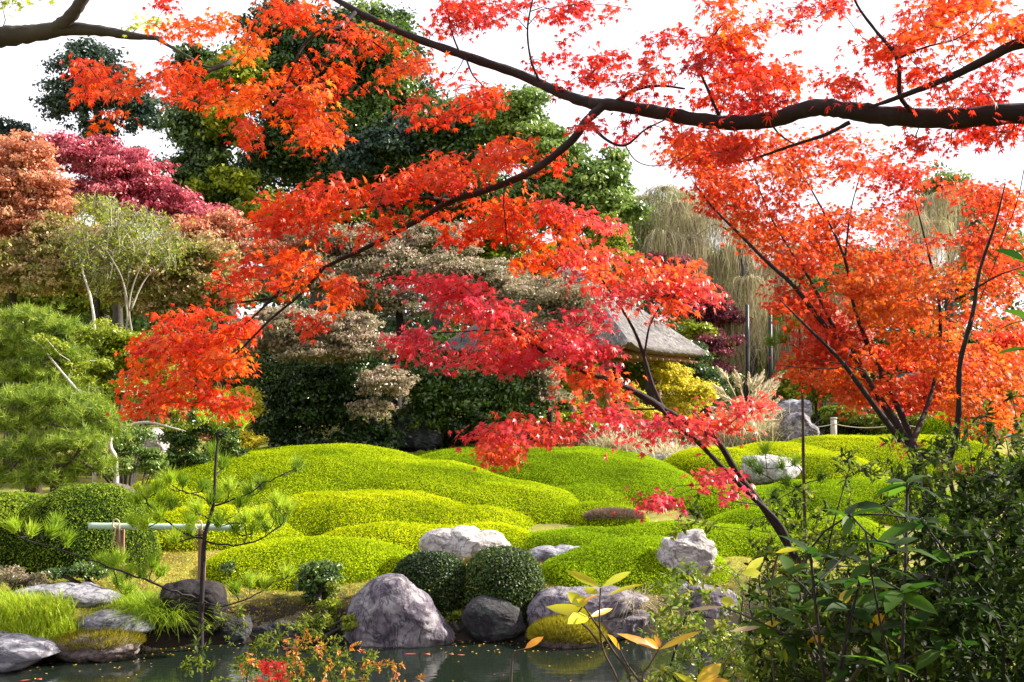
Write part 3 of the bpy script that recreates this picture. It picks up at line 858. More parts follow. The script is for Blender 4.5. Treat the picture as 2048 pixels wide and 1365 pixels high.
def blades(mb, base, n, L, w, seed, spread=0.1, lean=0.5, arch=0.6, pal=(0, 1), wind=(0, 0), seg=4):
    rs = RS(seed)
    b = np.asarray(base)[rs.randint(0, len(base), n)] + np.stack([rs.normal(scale=spread, size=n), rs.normal(scale=spread, size=n), np.zeros(n)], 1)
    a = rs.uniform(0, 2 * np.pi, n)
    h = np.stack([np.cos(a) + wind[0], np.sin(a) + wind[1], np.zeros(n)], 1)
    side = unit(np.stack([-h[:, 1], h[:, 0], np.zeros(n)], 1))
    ln = (L * rs.uniform(0.5, 1.2, n))[:, None]
    le = rs.uniform(0.1, lean, n)[:, None]; ar = rs.uniform(0.2, 1.0, n)[:, None] * arch
    vs = []
    for k in range(seg + 1):
        t = k / seg
        c = b + ln * (h * (le * t + ar * t * t * 0.8) + np.array([0, 0, 1.0]) * (t - ar * t ** 2.5 * 0.75))
        ww = w * (1 - t ** 1.5) * 0.5 + w * 0.03
        vs += [c - side * ww, c + side * ww]
    v = np.stack(vs, 1); m = 2 * (seg + 1)
    i = np.arange(n)[:, None] * m
    q = np.concatenate([i + [2 * k, 2 * k + 1, 2 * k + 3, 2 * k + 2] for k in range(seg)])
    mb.add(v.reshape(-1, 3), quads=q, rnd=np.repeat(rs.uniform(pal[0], pal[1], n), m))


def grass_area(poly, n, seed, L, w, mat, label, cat='grass', name='grass', Yr=(10.3, 11.2), **kw):
    rs = RS(seed)
    pts = in_poly(poly, max(60, n // 14), rs)
    base = []
    for x, y in pts:
        lo = Yr[0] + (Yr[1] - Yr[0]) * (1 - (y - min(q[1] for q in poly)) / (max(q[1] for q in poly) - min(q[1] for q in poly) + 1e-6))
        X = P(x, y, lo)[0]
        base.append((X, lo, G(X, lo) - 0.01))
    mb = MB(); blades(mb, base, n, L, w, seed, spread=0.05, **kw)
    o = mb.build(name, mat, loc=base[0])
    return tag(o, label, cat, kind='stuff')


grass_area([(-60, 1232), (60, 1232), (130, 1240), (140, 1275), (90, 1290), (-60, 1290)], 5600, 1, 0.22, 0.009, GRASS, 'bright green tall grass on the left bank beside the corner slab', Yr=(10.3, 10.95), pal=(0.2, 0.95))
grass_area([(150, 1212), (300, 1207), (300, 1228), (160, 1228)], 2400, 2, 0.10, 0.008, GRASS, 'short bright grass between the two pale flat stones', Yr=(11.0, 11.45), pal=(0.2, 0.9))
def tuft(px, Y, n, L, w, mat, label, seed, name='grass_clump', cat='grass clump', z=None, **kw):
    X = P(px, 1000, Y)[0]; z = G(X, Y) if z is None else z
    mb = MB(); blades(mb, [(X, Y, z - 0.02)], n, L, w, seed, **kw)
    o = mb.build(name, mat, loc=(X, Y, z))
    return tag(o, label, cat)
tuft(300, 11.05, 900, 0.42, 0.008, GRASS, 'drooping dark green sedge clump hanging over the water by the stone block', 5, spread=0.10, arch=1.5, lean=0.8, pal=(0, 0.5), z=0.25)
tuft(345, 10.95, 500, 0.40, 0.008, GRASS, 'fresh green sedge clump against the left face of the stone block', 6, spread=0.07, arch=1.5, lean=0.7, pal=(0.1, 0.6), z=0.22)
tuft(1262, 11.3, 350, 0.32, 0.007, GRASS_DRY, 'small dry brown sedge clump drooping over the long violet rock', 7, spread=0.06, arch=1.6, lean=0.8, pal=(0, 0.4), z=0.30)
tuft(1235, 25.0, 900, 1.0, 0.02, GRASS_DRY, 'pale dry striped grass clump beside the brown reed screen', 8, spread=0.28, arch=1.2, lean=0.7, pal=(0.3, 0.9))
tuft(1345, 23.6, 500, 0.9, 0.022, GRASS_DRY, 'straw-coloured arching grass clump above the pale kerb stone', 9, spread=0.25, arch=1.4, lean=0.8, pal=(0.2, 0.9))
# pampas grass
X, Y = P(1500, 900, 25.0)[0], 25.0; z = G(X, Y)
pg = thing('pampas_grass', 'tall pampas grass with cream feathery plumes right of the shelter', 'ornamental grass', (X, Y, z))
mb = MB(); blades(mb, [(X, Y, z)], 1500, 1.3, 0.022, 31, spread=0.35, arch=0.9, lean=0.5, pal=(0, 1)); mb.build('foliage', GRASS_DRY, pg)
PLUME = leafmat('plume', [(0.45, 0.38, 0.24), (0.66, 0.58, 0.42), (0.80, 0.74, 0.60)], 0.35, 0.8, 0.1)
rs = RS(77)
for i in range(42):
    tx, ty = rs.uniform(1440, 1552), rs.uniform(752, 870)
    tip = P(tx, ty, Y + rs.uniform(-.5, .5))
    b = np.array([X + rs.normal(scale=.2), Y + rs.normal(scale=.2), z])
    mid = (b + tip) / 2 + [0, 0, 0.3]
    p = spline([b, mid, tip], 5)
    mb = MB(); mb.tube(p, 0.009, 4, cap=False)
    d = unit(p[-1] - p[-3]) + np.array([0.25 * np.sign(tx - 1500), 0, 0.0])
    n = 260; t = rs.uniform(0, 1, n)
    cc = tip - unit(d) * 0.10 + unit(d) * (t * 0.42)[:, None]
    dd = unit(unit(d) * 1.6 + rs.normal(scale=0.5, size=(n, 3)) - [0, 0, 0.2]); s = unit(np.cross(dd, rs.normal(size=(n, 3)))) * 0.012
    mb.add(np.stack([cc - s, cc + s, cc + dd * 0.16 * (1.15 - t)[:, None]], 1).reshape(-1, 3), tris=np.arange(n)[:, None] * 3 + [0, 1, 2], rnd=np.repeat(rs.uniform(0, 1, n), 3))
    mb.build('plume', PLUME, pg)

# fallen leaves and moss fibre on the open bank
rs = RS(9)
n = 9000
lx = rs.uniform(-5.2, 2.5, n); ly = rs.uniform(10.9, 14.5, n); lz = ground_z(lx, ly)
k = lz > 0.2
mb = MB(); quads_leaf(mb, np.stack([lx, ly, lz + 0.012], 1)[k], 0.03, rs, 1.6, 0.6)
LITTER = leafmat('fallen_leaf', [(0.20, 0.10, 0.03), (0.40, 0.26, 0.06), (0.50, 0.40, 0.05), (0.45, 0.10, 0.03)], 0.1, 0.7, 0.1)
tag(mb.build('fallen_leaves', LITTER, loc=(0, 12, 0.4)), 'scattered small brown and yellow fallen leaves on the mossy bank', 'fallen leaves', kind='stuff')
n = 420; lx = rs.uniform(-5.2, 2.4, n); dd_ = np.abs(rs.normal(scale=0.25, size=n)) + 0.05
ly = np.where(rs.rand(n) < 0.7, shore_far(lx) - dd_, rs.uniform(9.0, 11.0, n))
k = ground_z(lx, ly) < -0.02
mb = MB(); quads_leaf(mb, np.stack([lx, ly, np.full(n, 0.006)], 1)[k], 0.028, rs, 6.0, 0.6)
tag(mb.build('floating_leaves', LITTER, loc=(0, 10.5, 0)), 'small fallen leaves floating on the pond, most along the bank', 'fallen leaves', kind='stuff')
n = 60000
lx = rs.uniform(-5.4, 4.5, n); ly = rs.uniform(10.4, 15.5, n); lz = ground_z(lx, ly)
k = lz > 0.1
mb = MB(); c = np.stack([lx, ly, lz], 1)[k]; n = len(c)
d = unit(rs.normal(scale=0.5, size=(n, 3)) + [0, 0, 1]); s = unit(np.cross(d, rs.normal(size=(n, 3)))) * 0.004
mb.add(np.stack([c - s, c + s, c + d * rs.uniform(0.015, 0.045, (n, 1))], 1).reshape(-1, 3), tris=np.arange(n)[:, None] * 3 + [0, 1, 2], rnd=np.repeat(np.clip(0.5 + 0.3 * np.sin(c[:, 0] * 1.7) * np.sin(c[:, 1] * 2.1) + rs.uniform(-.3, .3, n), 0, 1), 3))
tag(mb.build('moss_lawn', MOSS_TUFT, loc=(0, 12, 0.4)), 'fine yellow-green moss growing on the bank behind the pond', 'moss', kind='stuff')

# ------------------------------------------------------------------ bamboo rail
BAMBOO = noisemat('bamboo_pale', [(0.22, 0.34, 0.26), (0.36, 0.48, 0.38), (0.50, 0.58, 0.46)], 3, rough=0.4, bump=0.1, stretch=(0.4, 4, 4), spec=0.5)
POSTW = noisemat('post_wood', [(0.09, 0.05, 0.035), (0.24, 0.13, 0.08), (0.36, 0.22, 0.14)], 6, rough=0.8, bump=0.5, stretch=(6, 6, 0.5))
ROPE = noisemat('tie_rope', [(0.45, 0.32, 0.18), (0.62, 0.48, 0.30)], 30, bump=0.6)
Yb = 11.5
pa, pb_ = P(178, 1052, Yb), P(482, 1056, Yb + 0.15)
br = thing('bamboo_rail', 'pale green bamboo pole lashed across two wooden posts before the dark bush', 'rail', (P(235, 1050, Yb)[0], Yb, G(P(235, 1050, Yb)[0], Yb)))
mb = MB()
ts = np.linspace(0, 1, 41); pts = pa + (pb_ - pa) * ts[:, None]
rr = np.where(np.isin(np.arange(41), [6, 7, 19, 20, 32, 33]), 0.036, 0.033)
mb.tube(pts, rr, 14); mb.build('pole', BAMBOO, br, smooth=True)
mb = MB()
mb.tube([pa - [0.002, 0, 0], pa - [0.004, 0, 0]], 0.024, 12); mb.build('pole_end', POSTW, br)
for px in (236, 400):
    t = (px - 178) / 304.0
    q = pa + (pb_ - pa) * t + np.array([0, 0.055, 0])
    gz = G(q[0], q[1])
    mb = MB(); top = q[2] + 0.02
    mb.box(((q[0]), q[1] + 0.02, (gz - 0.1 + top) / 2), (0.075, 0.06, top - gz + 0.1), 0.15)
    po = mb.build('post', POSTW, br)
    mb = MB()
    a = np.linspace(-0.2, 1.2 * math.pi + 0.9, 18)
    lo = np.stack([q[0] - 0.01 + 0.035 * np.cos(a), np.full(18, q[1] - 0.095), q[2] + 0.03 + 0.045 * np.sin(a)], 1)
    mb.tube(np.vstack([[q[0] + 0.03, q[1] - 0.09, q[2] - 0.16], lo, [q[0] - 0.05, q[1] - 0.09, q[2] - 0.22]]), 0.008, 6)
    mb.tube([[q[0] + 0.02, q[1] - 0.095, q[2] - 0.035], [q[0] + 0.02, q[1] - 0.02, q[2] - 0.04], [q[0] + 0.02, q[1] + 0.06, q[2] - 0.02]], 0.008, 6)
    mb.build('rope_tie', ROPE, po, smooth=True)

# ------------------------------------------------------------------ thatched shelter
THATCH = noisemat('thatch', [(0.07, 0.066, 0.07), (0.16, 0.15, 0.16), (0.28, 0.265, 0.265), (0.38, 0.36, 0.35)], 2.2, detail=12, rough=0.95, bump=1.0, bscale=26, bdist=0.05, second=((0.16, 0.14, 0.14), 20, 0.5, 0.7))
THATCH_EDGE = noisemat('thatch_edge', [(0.05, 0.03, 0.018), (0.14, 0.09, 0.05), (0.28, 0.20, 0.11)], 6, rough=0.95, bump=1.0, stretch=(6, 6, 1))
WOOD = noisemat('shelter_wood', [(0.10, 0.05, 0.025), (0.26, 0.14, 0.07), (0.40, 0.24, 0.12)], 5, rough=0.75, bump=0.3)
cx, cy = P(1150, 553, 27.5)[0], 27.5
gz = G(cx, cy)
sh = thing('thatched_shelter', 'open garden shelter under a grey thatched pyramid roof behind the mounds', 'shelter', (cx, cy, gz))
corners = [np.array([1.0, -3.45]), np.array([3.45, 1.0]), np.array([-1.0, 3.45]), np.array([-3.45, -1.0])]
ez, az = 3.60, 5.50
mb = MB(); rs = RS(4)
N, M_ = 40, 36
def roofpt(a, b, s, t, inner=False):
    """s along the eave, t from eave to apex; slight sag and hip rounding"""
    e = a + (b - a) * s
    top = 0.09 * (a + (b - a) * s)
    p = e + (top - e) * t
    zz = ez + (az - ez) * (t + 0.015 * math.sin(math.pi * t)) + (0.0 if not inner else 0)
    lift = 0.06 * (2 * abs(s - 0.5)) ** 3 * (1 - t)
    return np.array([cx + p[0], cy + p[1], zz + lift])
for k in range(4):
    a, b = corners[k], corners[(k + 1) % 4]
    v = np.array([roofpt(a, b, i / N, j / M_) for j in range(M_ + 1) for i in range(N + 1)])
    out2 = unit(np.array([(a + b)[0], (a + b)[1], 0]))
    jit = rs.normal(scale=0.018, size=(len(v), 1)); jit.reshape(M_ + 1, N + 1)[:, [0, -1]] = 0
    v = v + jit * (out2 * 0.5 + [0, 0, 0.9])
    idx = np.arange((M_ + 1) * (N + 1)).reshape(M_ + 1, N + 1)
    q = np.stack([idx[:-1, :-1], idx[:-1, 1:], idx[1:, 1:], idx[1:, :-1]], -1).reshape(-1, 4)
    mb.add(v, quads=q)
roof = mb.build('roof', THATCH, sh, smooth=True)
mb = MB()
for k in range(4):      # cut edge of the thatch and its sloping underside
    a, b = corners[k], corners[(k + 1) % 4]
    S = np.linspace(0, 1, 90)
    o = np.array([roofpt(a, b, s, 0) for s in S])
    jag = rs.uniform(0, 0.05, (90, 1)) * [0, 0, 1]
    i1 = o * [1, 1, 1] + (np.array([cx, cy, 0]) - o) * [0.03, 0.03, 0] - [0, 0, 0.11] - jag
    i2 = o + (np.array([cx, cy, 0]) - o) * [0.24, 0.24, 0] - [0, 0, 0.02]
    v = np.vstack([o + [0, 0, 0.003], i1, i2])
    i = np.arange(89)
    mb.add(v, quads=np.concatenate([np.stack([i, i + 90, i + 91, i + 1], 1), np.stack([i + 90, i + 180, i + 181, i + 91], 1)]))
mb.build('eaves', THATCH_EDGE, roof)
mb = MB(); n = 6500        # loose straw lying down the slope and hanging ragged over the eave
for k in range(4):
    a, b = corners[k], corners[(k + 1) % 4]
    S = rs.uniform(0.01, 0.99, n); T = np.where(rs.rand(n) < 0.22, rs.uniform(0, 0.02, n), rs.uniform(0, 0.97, n))
    p = np.array([roofpt(a, b, s, t) for s, t in zip(S, T)])
    dn = unit(np.array([(a + b)[0] * 0.45, (a + b)[1] * 0.45, -(az - ez)]))
    d = unit(dn + rs.normal(scale=0.10, size=(n, 3))); sdv = unit(np.cross(d, np.array([0, 0, 1.0]))) * 0.009
    up_ = unit(np.cross(np.append(b - a, 0), dn)); up_ = up_ * np.sign(up_[2])
    p = p + up_ * rs.uniform(0.004, 0.025, (n, 1))
    mb.add(np.stack([p - sdv, p + sdv, p + d * rs.uniform(0.08, 0.22, (n, 1))], 1).reshape(-1, 3), tris=np.arange(n)[:, None] * 3 + [0, 1, 2], rnd=np.repeat(rs.uniform(0, 1, n), 3))
mb.build('straw', leafmat('loose_straw', [(0.06, 0.055, 0.055), (0.17, 0.16, 0.16), (0.30, 0.28, 0.26), (0.42, 0.38, 0.33)], 0.1, 0.9, 0.1), roof)
mb = MB()
inner = [c * 0.76 for c in corners]
v = [np.array([cx + c[0], cy + c[1], ez - 0.02]) for c in inner] + [np.array([cx, cy, az - 0.35])]
mb.add(v, tris=[[1, 0, 4], [2, 1, 4], [3, 2, 4], [0, 3, 4]]); mb.build('ceiling', WOOD, sh)
for k in range(4):
    a, b = corners[k], corners[(k + 1) % 4]
    for s in np.linspace(0.04, 0.96, 12):
        e = a + (b - a) * s
        mb = MB()
        mb.tube([[cx + e[0] * 0.95, cy + e[1] * 0.95, ez - 0.25], [cx + e[0] * 0.62, cy + e[1] * 0.62, ez + 0.12]], 0.035, 6)
        mb.build('rafter', WOOD, sh)
pc = [c * 0.62 for c in corners]
for k, c in enumerate(pc):
    x, y = cx + c[0], cy + c[1]; g0 = G(x, y)
    mb = MB(); mb.tube([[x, y, g0 - 0.1], [x + .01, y, (g0 + ez) / 2], [x, y, ez - 0.02]], [0.10, 0.09, 0.085], 10, rough=0.05); mb.build('post', WOOD, sh, smooth=True)
    d = pc[(k + 1) % 4]
    mb = MB(); mb.tube([[x, y, ez - 0.14], [cx + d[0], cy + d[1], ez - 0.14]], 0.075, 8); mb.build('beam', WOOD, sh)
mb = MB()
for s in (0, 1): pass
mb.box((cx, cy, az + 0.10), (0.95, 0.65, 0.28), 0.28, top=0.72)
RIDGE = noisemat('ridge_cap', [(0.315, 0.252, 0.21), (0.462, 0.385, 0.322), (0.56, 0.504, 0.448)], 4, rough=0.7)
mb.build('ridge_cap', RIDGE, roof)
# reed screen beside it
REED = noisemat('reed_screen', [(0.05, 0.025, 0.022), (0.16, 0.09, 0.075), (0.26, 0.16, 0.13)], 4, rough=0.9, bump=0.8, stretch=(22, 22, 0.6))
c = P(1182, 895, 25.6); gz = G(c[0], 25.6)
rsn = thing('reed_screen', 'brown vertical reed screen panel below the shelter', 'screen fence', (c[0], 25.6, gz))
zt = P(1182, 838, 25.6)[2]
mb = MB()
for i in range(26):
    x = c[0] - 0.42 + i * 0.033
    mb.tube([[x, 25.6, gz - 0.1], [x + 0.004 * math.sin(i * 3), 25.6, zt + 0.02 * math.sin(i * 5)]], 0.0165, 6)
mb.build('reeds', REED, rsn)
for z_ in (gz + 0.25, zt - 0.12):
    mb = MB(); mb.tube([[c[0] - 0.45, 25.575, z_], [c[0] + 0.43, 25.575, z_]], 0.02, 6); mb.build('rail', WOOD, rsn)
# low pale bench seen under the roof
c = P(1260, 845, 26.6); g0 = G(c[0], 26.6)
bn = thing('bench', 'low pale bench with bleached seat under the thatched roof', 'bench', (c[0], 26.6, g0))
mb = MB(); mb.box((c[0], 26.6, c[2]), (1.6, 0.4, 0.07)); mb.build('seat', RIDGE, bn)
for sx in (-0.7, 0.7):
    mb = MB(); mb.box((c[0] + sx, 26.6, (c[2] - 0.04 + g0 - .05) / 2), (0.09, 0.34, c[2] - 0.04 - g0 + 0.05)); mb.build('leg', WOOD, bn)

# ------------------------------------------------------------------ rope fence and poles
POSTS = noisemat('stone_post', [(0.25, 0.23, 0.22), (0.45, 0.43, 0.40), (0.6, 0.58, 0.55)], 8, bump=0.4)
ROPEW = noisemat('pale_rope', [(0.45, 0.42, 0.36), (0.65, 0.62, 0.55)], 40, bump=0.4)
Yf = 28.5
fpx = [1545, 1667, 1795, 1935]
tops = []
fc = P(1667, 880, Yf)
rf = thing('rope_fence', 'low pale posts joined by a thin drooping rope along the far lawn', 'fence', (fc[0], Yf, G(fc[0], Yf)))
for px in fpx:
    p = P(px, 838, Yf); g0 = G(p[0], Yf)
    mb = MB(); mb.box((p[0], Yf, (g0 + p[2]) / 2 - 0.1), (0.13, 0.13, p[2] - g0 + 0.2)); mb.box((p[0], Yf, p[2] + 0.012), (0.15, 0.15, 0.05)); mb.build('post', POSTS, rf)
    tops.append(p - [0, 0, 0.13])
for a, b in zip(tops[:-1], tops[1:]):
    t = np.linspace(0, 1, 14)[:, None]
    p = a + (b - a) * t; p[:, 2] -= 0.10 * 4 * t[:, 0] * (1 - t[:, 0]); p[:, 1] -= 0.075
    mb = MB(); mb.tube(p, 0.012, 6); mb.build('rope', ROPEW, rf, smooth=True)
POLE = noisemat('dark_prop', [(0.01, 0.012, 0.015), (0.03, 0.035, 0.04)], 5, rough=0.5)
for px, lb in ((1494, 'thin black prop pole left of the weeping tree trunk, above the pampas grass'), (1540, 'thin black prop pole at the right side of the weeping tree trunk')):
    a = P(px, 610, 31.0); g0 = G(a[0], 31.0)
    mb = MB(); mb.tube([[a[0], 31, g0 - 0.1], a], 0.055, 8)
    tag(mb.build('prop_pole', POLE, loc=(a[0], 31, g0)), lb, 'prop pole', 'black prop poles under the weeping tree')

# ------------------------------------------------------------------ koi
KOI = noisemat('koi_skin', [(0.35, 0.03, 0.015, 0.35), (0.4, 0.06, 0.02, 0.5), (0.45, 0.2, 0.14, 0.65)], 8, rough=0.3, bump=0.05, spec=0.6)
def koi(px, py, ang, L, label):
    k = (CAM[2]) / ((py - 800) / F); X = P(px, py, k)[0]
    t = np.linspace(0, 1, 14)
    ca, sa = math.cos(ang), math.sin(ang)
    bend = 0.06 * np.sin(t * 4) * L
    x = X + ca * (t - 0.5) * L - sa * bend; y = k + sa * (t - 0.5) * L + ca * bend
    r = L * 0.11 * np.sin(np.pi * np.clip(t * 0.93 + 0.05, 0, 1)) ** 0.75 + 0.003
    kt = thing('koi', label, 'fish', (X, k, 0.0), 'koi in the pond')
    mb = MB(); mb.tube(np.stack([x, y, np.full(14, -r.max() * 0.85)], 1), r, 12); mb.build('body', KOI, kt, smooth=True)
    e = np.array([x[-1], y[-1], 0.002]); f = np.array([ca, sa, 0]); s = np.array([-sa, ca, 0])
    mb = MB(); th = np.array([0, 0, 0.004])
    v = [e - f * .02, e + f * L * .2 + s * L * .1, e + f * L * .12, e + f * L * .2 - s * L * .1]
    v = v + [q - th for q in v]
    mb.add(v, quads=[[0, 1, 2, 3], [7, 6, 5, 4], [0, 4, 5, 1], [1, 5, 6, 2], [2, 6, 7, 3], [3, 7, 4, 0]]); mb.build('tail', KOI, kt)
koi(822, 1301, 0.1, 0.26, 'orange-red koi at the surface below the big purple boulder')
koi(922, 1302, 3.0, 0.18, 'smaller pale orange koi right of the boulder tip')
koi(52, 1352, 0.5, 0.18, 'bright red koi near the lower left corner of the pond')
# ------------------------------------------------------------------ background trees
EVER_BLUE = leafmat('leaf_blue_green', [(0.008, 0.018, 0.012), (0.02, 0.045, 0.028), (0.04, 0.08, 0.045), (0.10, 0.15, 0.09)], 0.2, 0.4, 0.5)
EVER_DARK = leafmat('leaf_dark_evergreen', [(0.010, 0.024, 0.006), (0.03, 0.07, 0.012), (0.08, 0.14, 0.022), (0.20, 0.28, 0.035)], 0.25, 0.30, 0.6)
EVER_LIGHT = leafmat('leaf_camphor', [(0.03, 0.07, 0.012), (0.09, 0.16, 0.025), (0.19, 0.28, 0.05), (0.34, 0.42, 0.12)], 0.3, 0.38, 0.5)
EVER_YELLOW = leafmat('leaf_yellow_green', [(0.05, 0.08, 0.006), (0.15, 0.20, 0.01), (0.28, 0.33, 0.014), (0.42, 0.45, 0.03)], 0.35, 0.4, 0.4)
LEAF_YELLOW = leafmat('leaf_yellow', [(0.30, 0.28, 0.02), (0.52, 0.46, 0.03), (0.68, 0.58, 0.05), (0.5, 0.30, 0.02)], 0.4, 0.5, 0.3)
MAPLE_CRIMSON_FAR = leafmat('far_maple_crimson', [(0.18, 0.02, 0.035), (0.36, 0.045, 0.075), (0.52, 0.11, 0.14), (0.66, 0.26, 0.26)], 0.4, 0.32, 0.6)
MAPLE_SALMON = leafmat('far_maple_salmon', [(0.28, 0.08, 0.03), (0.50, 0.17, 0.08), (0.62, 0.30, 0.18), (0.58, 0.42, 0.18)], 0.4, 0.35, 0.5)
MAPLE_MOTTLE = leafmat('far_maple_mottled', [(0.09, 0.09, 0.015), (0.24, 0.24, 0.04), (0.42, 0.30, 0.12), (0.58, 0.38, 0.25)], 0.35, 0.38, 0.5)
MAPLE_FADED = leafmat('far_maple_faded', [(0.07, 0.07, 0.025), (0.19, 0.17, 0.08), (0.33, 0.26, 0.17), (0.48, 0.34, 0.27)], 0.35, 0.4, 0.5)
MAPLE_PURPLE = leafmat('far_maple_purple', [(0.05, 0.012, 0.02), (0.13, 0.03, 0.05), (0.24, 0.05, 0.07), (0.38, 0.12, 0.13)], 0.3, 0.5, 0.3)
PINK_SHRUB = leafmat('pink_shrub', [(0.4, 0.10, 0.08), (0.6, 0.16, 0.12), (0.7, 0.30, 0.24), (0.6, 0.2, 0.2)], 0.35, 0.5, 0.3)


def gp(px, Y, dz=0.0):
    X = P(px, 900, Y)[0]
    return np.array([X, Y, G(X, Y) + dz])


# distant wood closing the view
rs = RS(101)
mb = MB()
bl = []
for i in range(60):
    px = -700 + i * 58 + rs.uniform(-20, 20)
    top = 500 + 45 * math.sin(i * 0.9) + rs.uniform(-25, 25)
    Yw = rs.uniform(48, 56)
    bl.append(blob(px, top + 80, 80, 85, Yw, 3.0)); bl.append(blob(px + 20, 700, 80, 120, Yw - 3, 2.5))
foliage(mb, bl, 0.36, 120000, 102, k=46, clump=0.28, pal=(0.1, 0.9), inner=0.1)
tag(mb.build('distant_wood', EVER_DARK, loc=(0, 54, 4)), 'dark green wooded slope closing the view behind all the garden trees', 'wood', kind='stuff')

tree('evergreen_tree', 'hazy blue-green evergreen standing alone against the sky, upper left', 'tree',
     [blob(175, 135, 85, 45, 44), blob(150, 205, 65, 50, 44), blob(225, 190, 75, 60, 44), blob(290, 235, 60, 40, 44), blob(190, 260, 60, 30, 44, w=.6), blob(270, 305, 30, 20, 44, w=.4)],
     0.17, 21000, EVER_BLUE, 110, [gp(205, 44), P(205, 500, 44), P(200, 300, 44), P(190, 180, 44)], tr=0.3, k=26, clump=0.30, twig=0.02)
tree('evergreen_tree', 'small dark evergreen at the far left edge behind the red maples', 'tree',
     [blob(15, 275, 50, 35, 43), blob(-60, 300, 60, 60, 43)], 0.17, 6000, EVER_BLUE, 111, [gp(0, 43), P(5, 400, 43), P(5, 300, 43)], tr=0.25, k=24, twig=0.02)
tree('evergreen_tree', 'dark broadleaf evergreen with sunlit tufts coloured yellow-green, left of the tallest tree', 'tree',
     [blob(410, 240, 70, 80, 35), blob(400, 340, 75, 70, 35), blob(440, 420, 80, 50, 35), blob(390, 150, 55, 60, 35)], 0.16, 26000, EVER_DARK, 112,
     [gp(455, 35), P(455, 600, 35), P(450, 400, 35), P(430, 230, 35)], tr=0.32, k=34, clump=0.32,
     mats2=(EVER_YELLOW, [blob(450, 250, 65, 50, 34), blob(465, 370, 60, 40, 34), blob(470, 150, 60, 50, 34), blob(395, 380, 30, 25, 34), blob(490, 430, 50, 28, 34)], 9000), twig=0.02)  # yellow-green blobs put the sunlit side into the leaf colour
tree('evergreen_tree', 'tallest dark green evergreen in the centre, rising behind the orange leaves', 'tree',
     [blob(560, 180, 110, 120, 37), blob(560, 320, 120, 110, 37), blob(680, 110, 130, 95, 37), blob(760, 90, 100, 80, 37), blob(760, 240, 130, 120, 37), blob(690, 360, 120, 90, 37), blob(560, 60, 90, 70, 37)],
     0.17, 60000, EVER_DARK, 113, [gp(640, 37), P(640, 600, 37), P(650, 350, 37), P(670, 150, 37)], tr=0.4, k=34, clump=0.28, twig=0.02, pal=(0, 0.85),
     mats2=(EVER_LIGHT, [blob(740, 90, 110, 80, 36), blob(790, 190, 70, 60, 36), blob(700, 230, 80, 60, 36), blob(800, 300, 70, 50, 36)], 12000))
tree('evergreen_tree', 'dense green evergreen with glossy blue-green leaves, right of the tallest tree', 'tree',
     [blob(880, 300, 110, 100, 35), blob(790, 330, 90, 90, 35), blob(960, 250, 90, 70, 35), blob(930, 400, 110, 80, 35), blob(820, 430, 90, 60, 35)],
     0.17, 40000, EVER_DARK, 114, [gp(880, 35), P(880, 600, 35), P(885, 350, 35)], tr=0.35, k=34, clump=0.28, twig=0.02, pal=(0.05, 1),
     mats2=(EVER_BLUE, [blob(770, 290, 70, 60, 34), blob(700, 330, 50, 40, 34)], 8000))
tree('camphor_tree', 'light yellow-green camphor tree sloping down to the right against the sky', 'tree',
     [blob(1030, 240, 80, 60, 33), blob(1080, 300, 90, 70, 33), blob(1150, 370, 95, 80, 33), blob(1215, 360, 55, 60, 33), blob(1200, 440, 90, 70, 33), blob(1080, 420, 90, 80, 33)],
     0.16, 48000, EVER_LIGHT, 115, [gp(1130, 33), P(1130, 600, 33), P(1120, 380, 33)], tr=0.32, k=36, clump=0.26, twig=0.02, pal=(0.1, 1))
tree('shrub_tree', 'soft bright moss-green young tree left of the weeping tree', 'tree',
     [blob(1225, 500, 45, 60, 30), blob(1205, 450, 30, 30, 30), blob(1270, 540, 35, 40, 30)], 0.09, 11000, EVER_YELLOW, 116, [gp(1230, 30), P(1230, 600, 30), P(1228, 500, 30)], tr=0.08, k=22, clump=0.35)

tree('evergreen_tree', 'broad mid-green evergreen low behind the faded maple, closing the gap under the tall trees', 'tree',
     [blob(520, 440, 80, 70, 41), blob(620, 470, 90, 70, 41), blob(740, 480, 90, 70, 41), blob(860, 500, 90, 70, 41), blob(980, 510, 90, 70, 41), blob(1090, 530, 80, 60, 41), blob(1170, 540, 70, 60, 41)],
     0.19, 30000, EVER_YELLOW, 117, [gp(800, 41), P(800, 700, 41), P(800, 520, 41)], tr=0.3, k=34, clump=0.3, twig=0.02, pal=(0, 0.75))
tree('evergreen_tree', 'mixed green tree low behind the salmon and crimson maples at the left', 'tree',
     [blob(0, 560, 80, 70, 33), blob(90, 600, 80, 60, 33), blob(190, 600, 80, 60, 33), blob(290, 590, 80, 60, 33), blob(390, 600, 80, 60, 33)],
     0.15, 24000, EVER_YELLOW, 118, [gp(200, 33), P(200, 700, 33), P(200, 600, 33)], tr=0.2, k=34, clump=0.3, twig=0.02, pal=(0, 0.8))

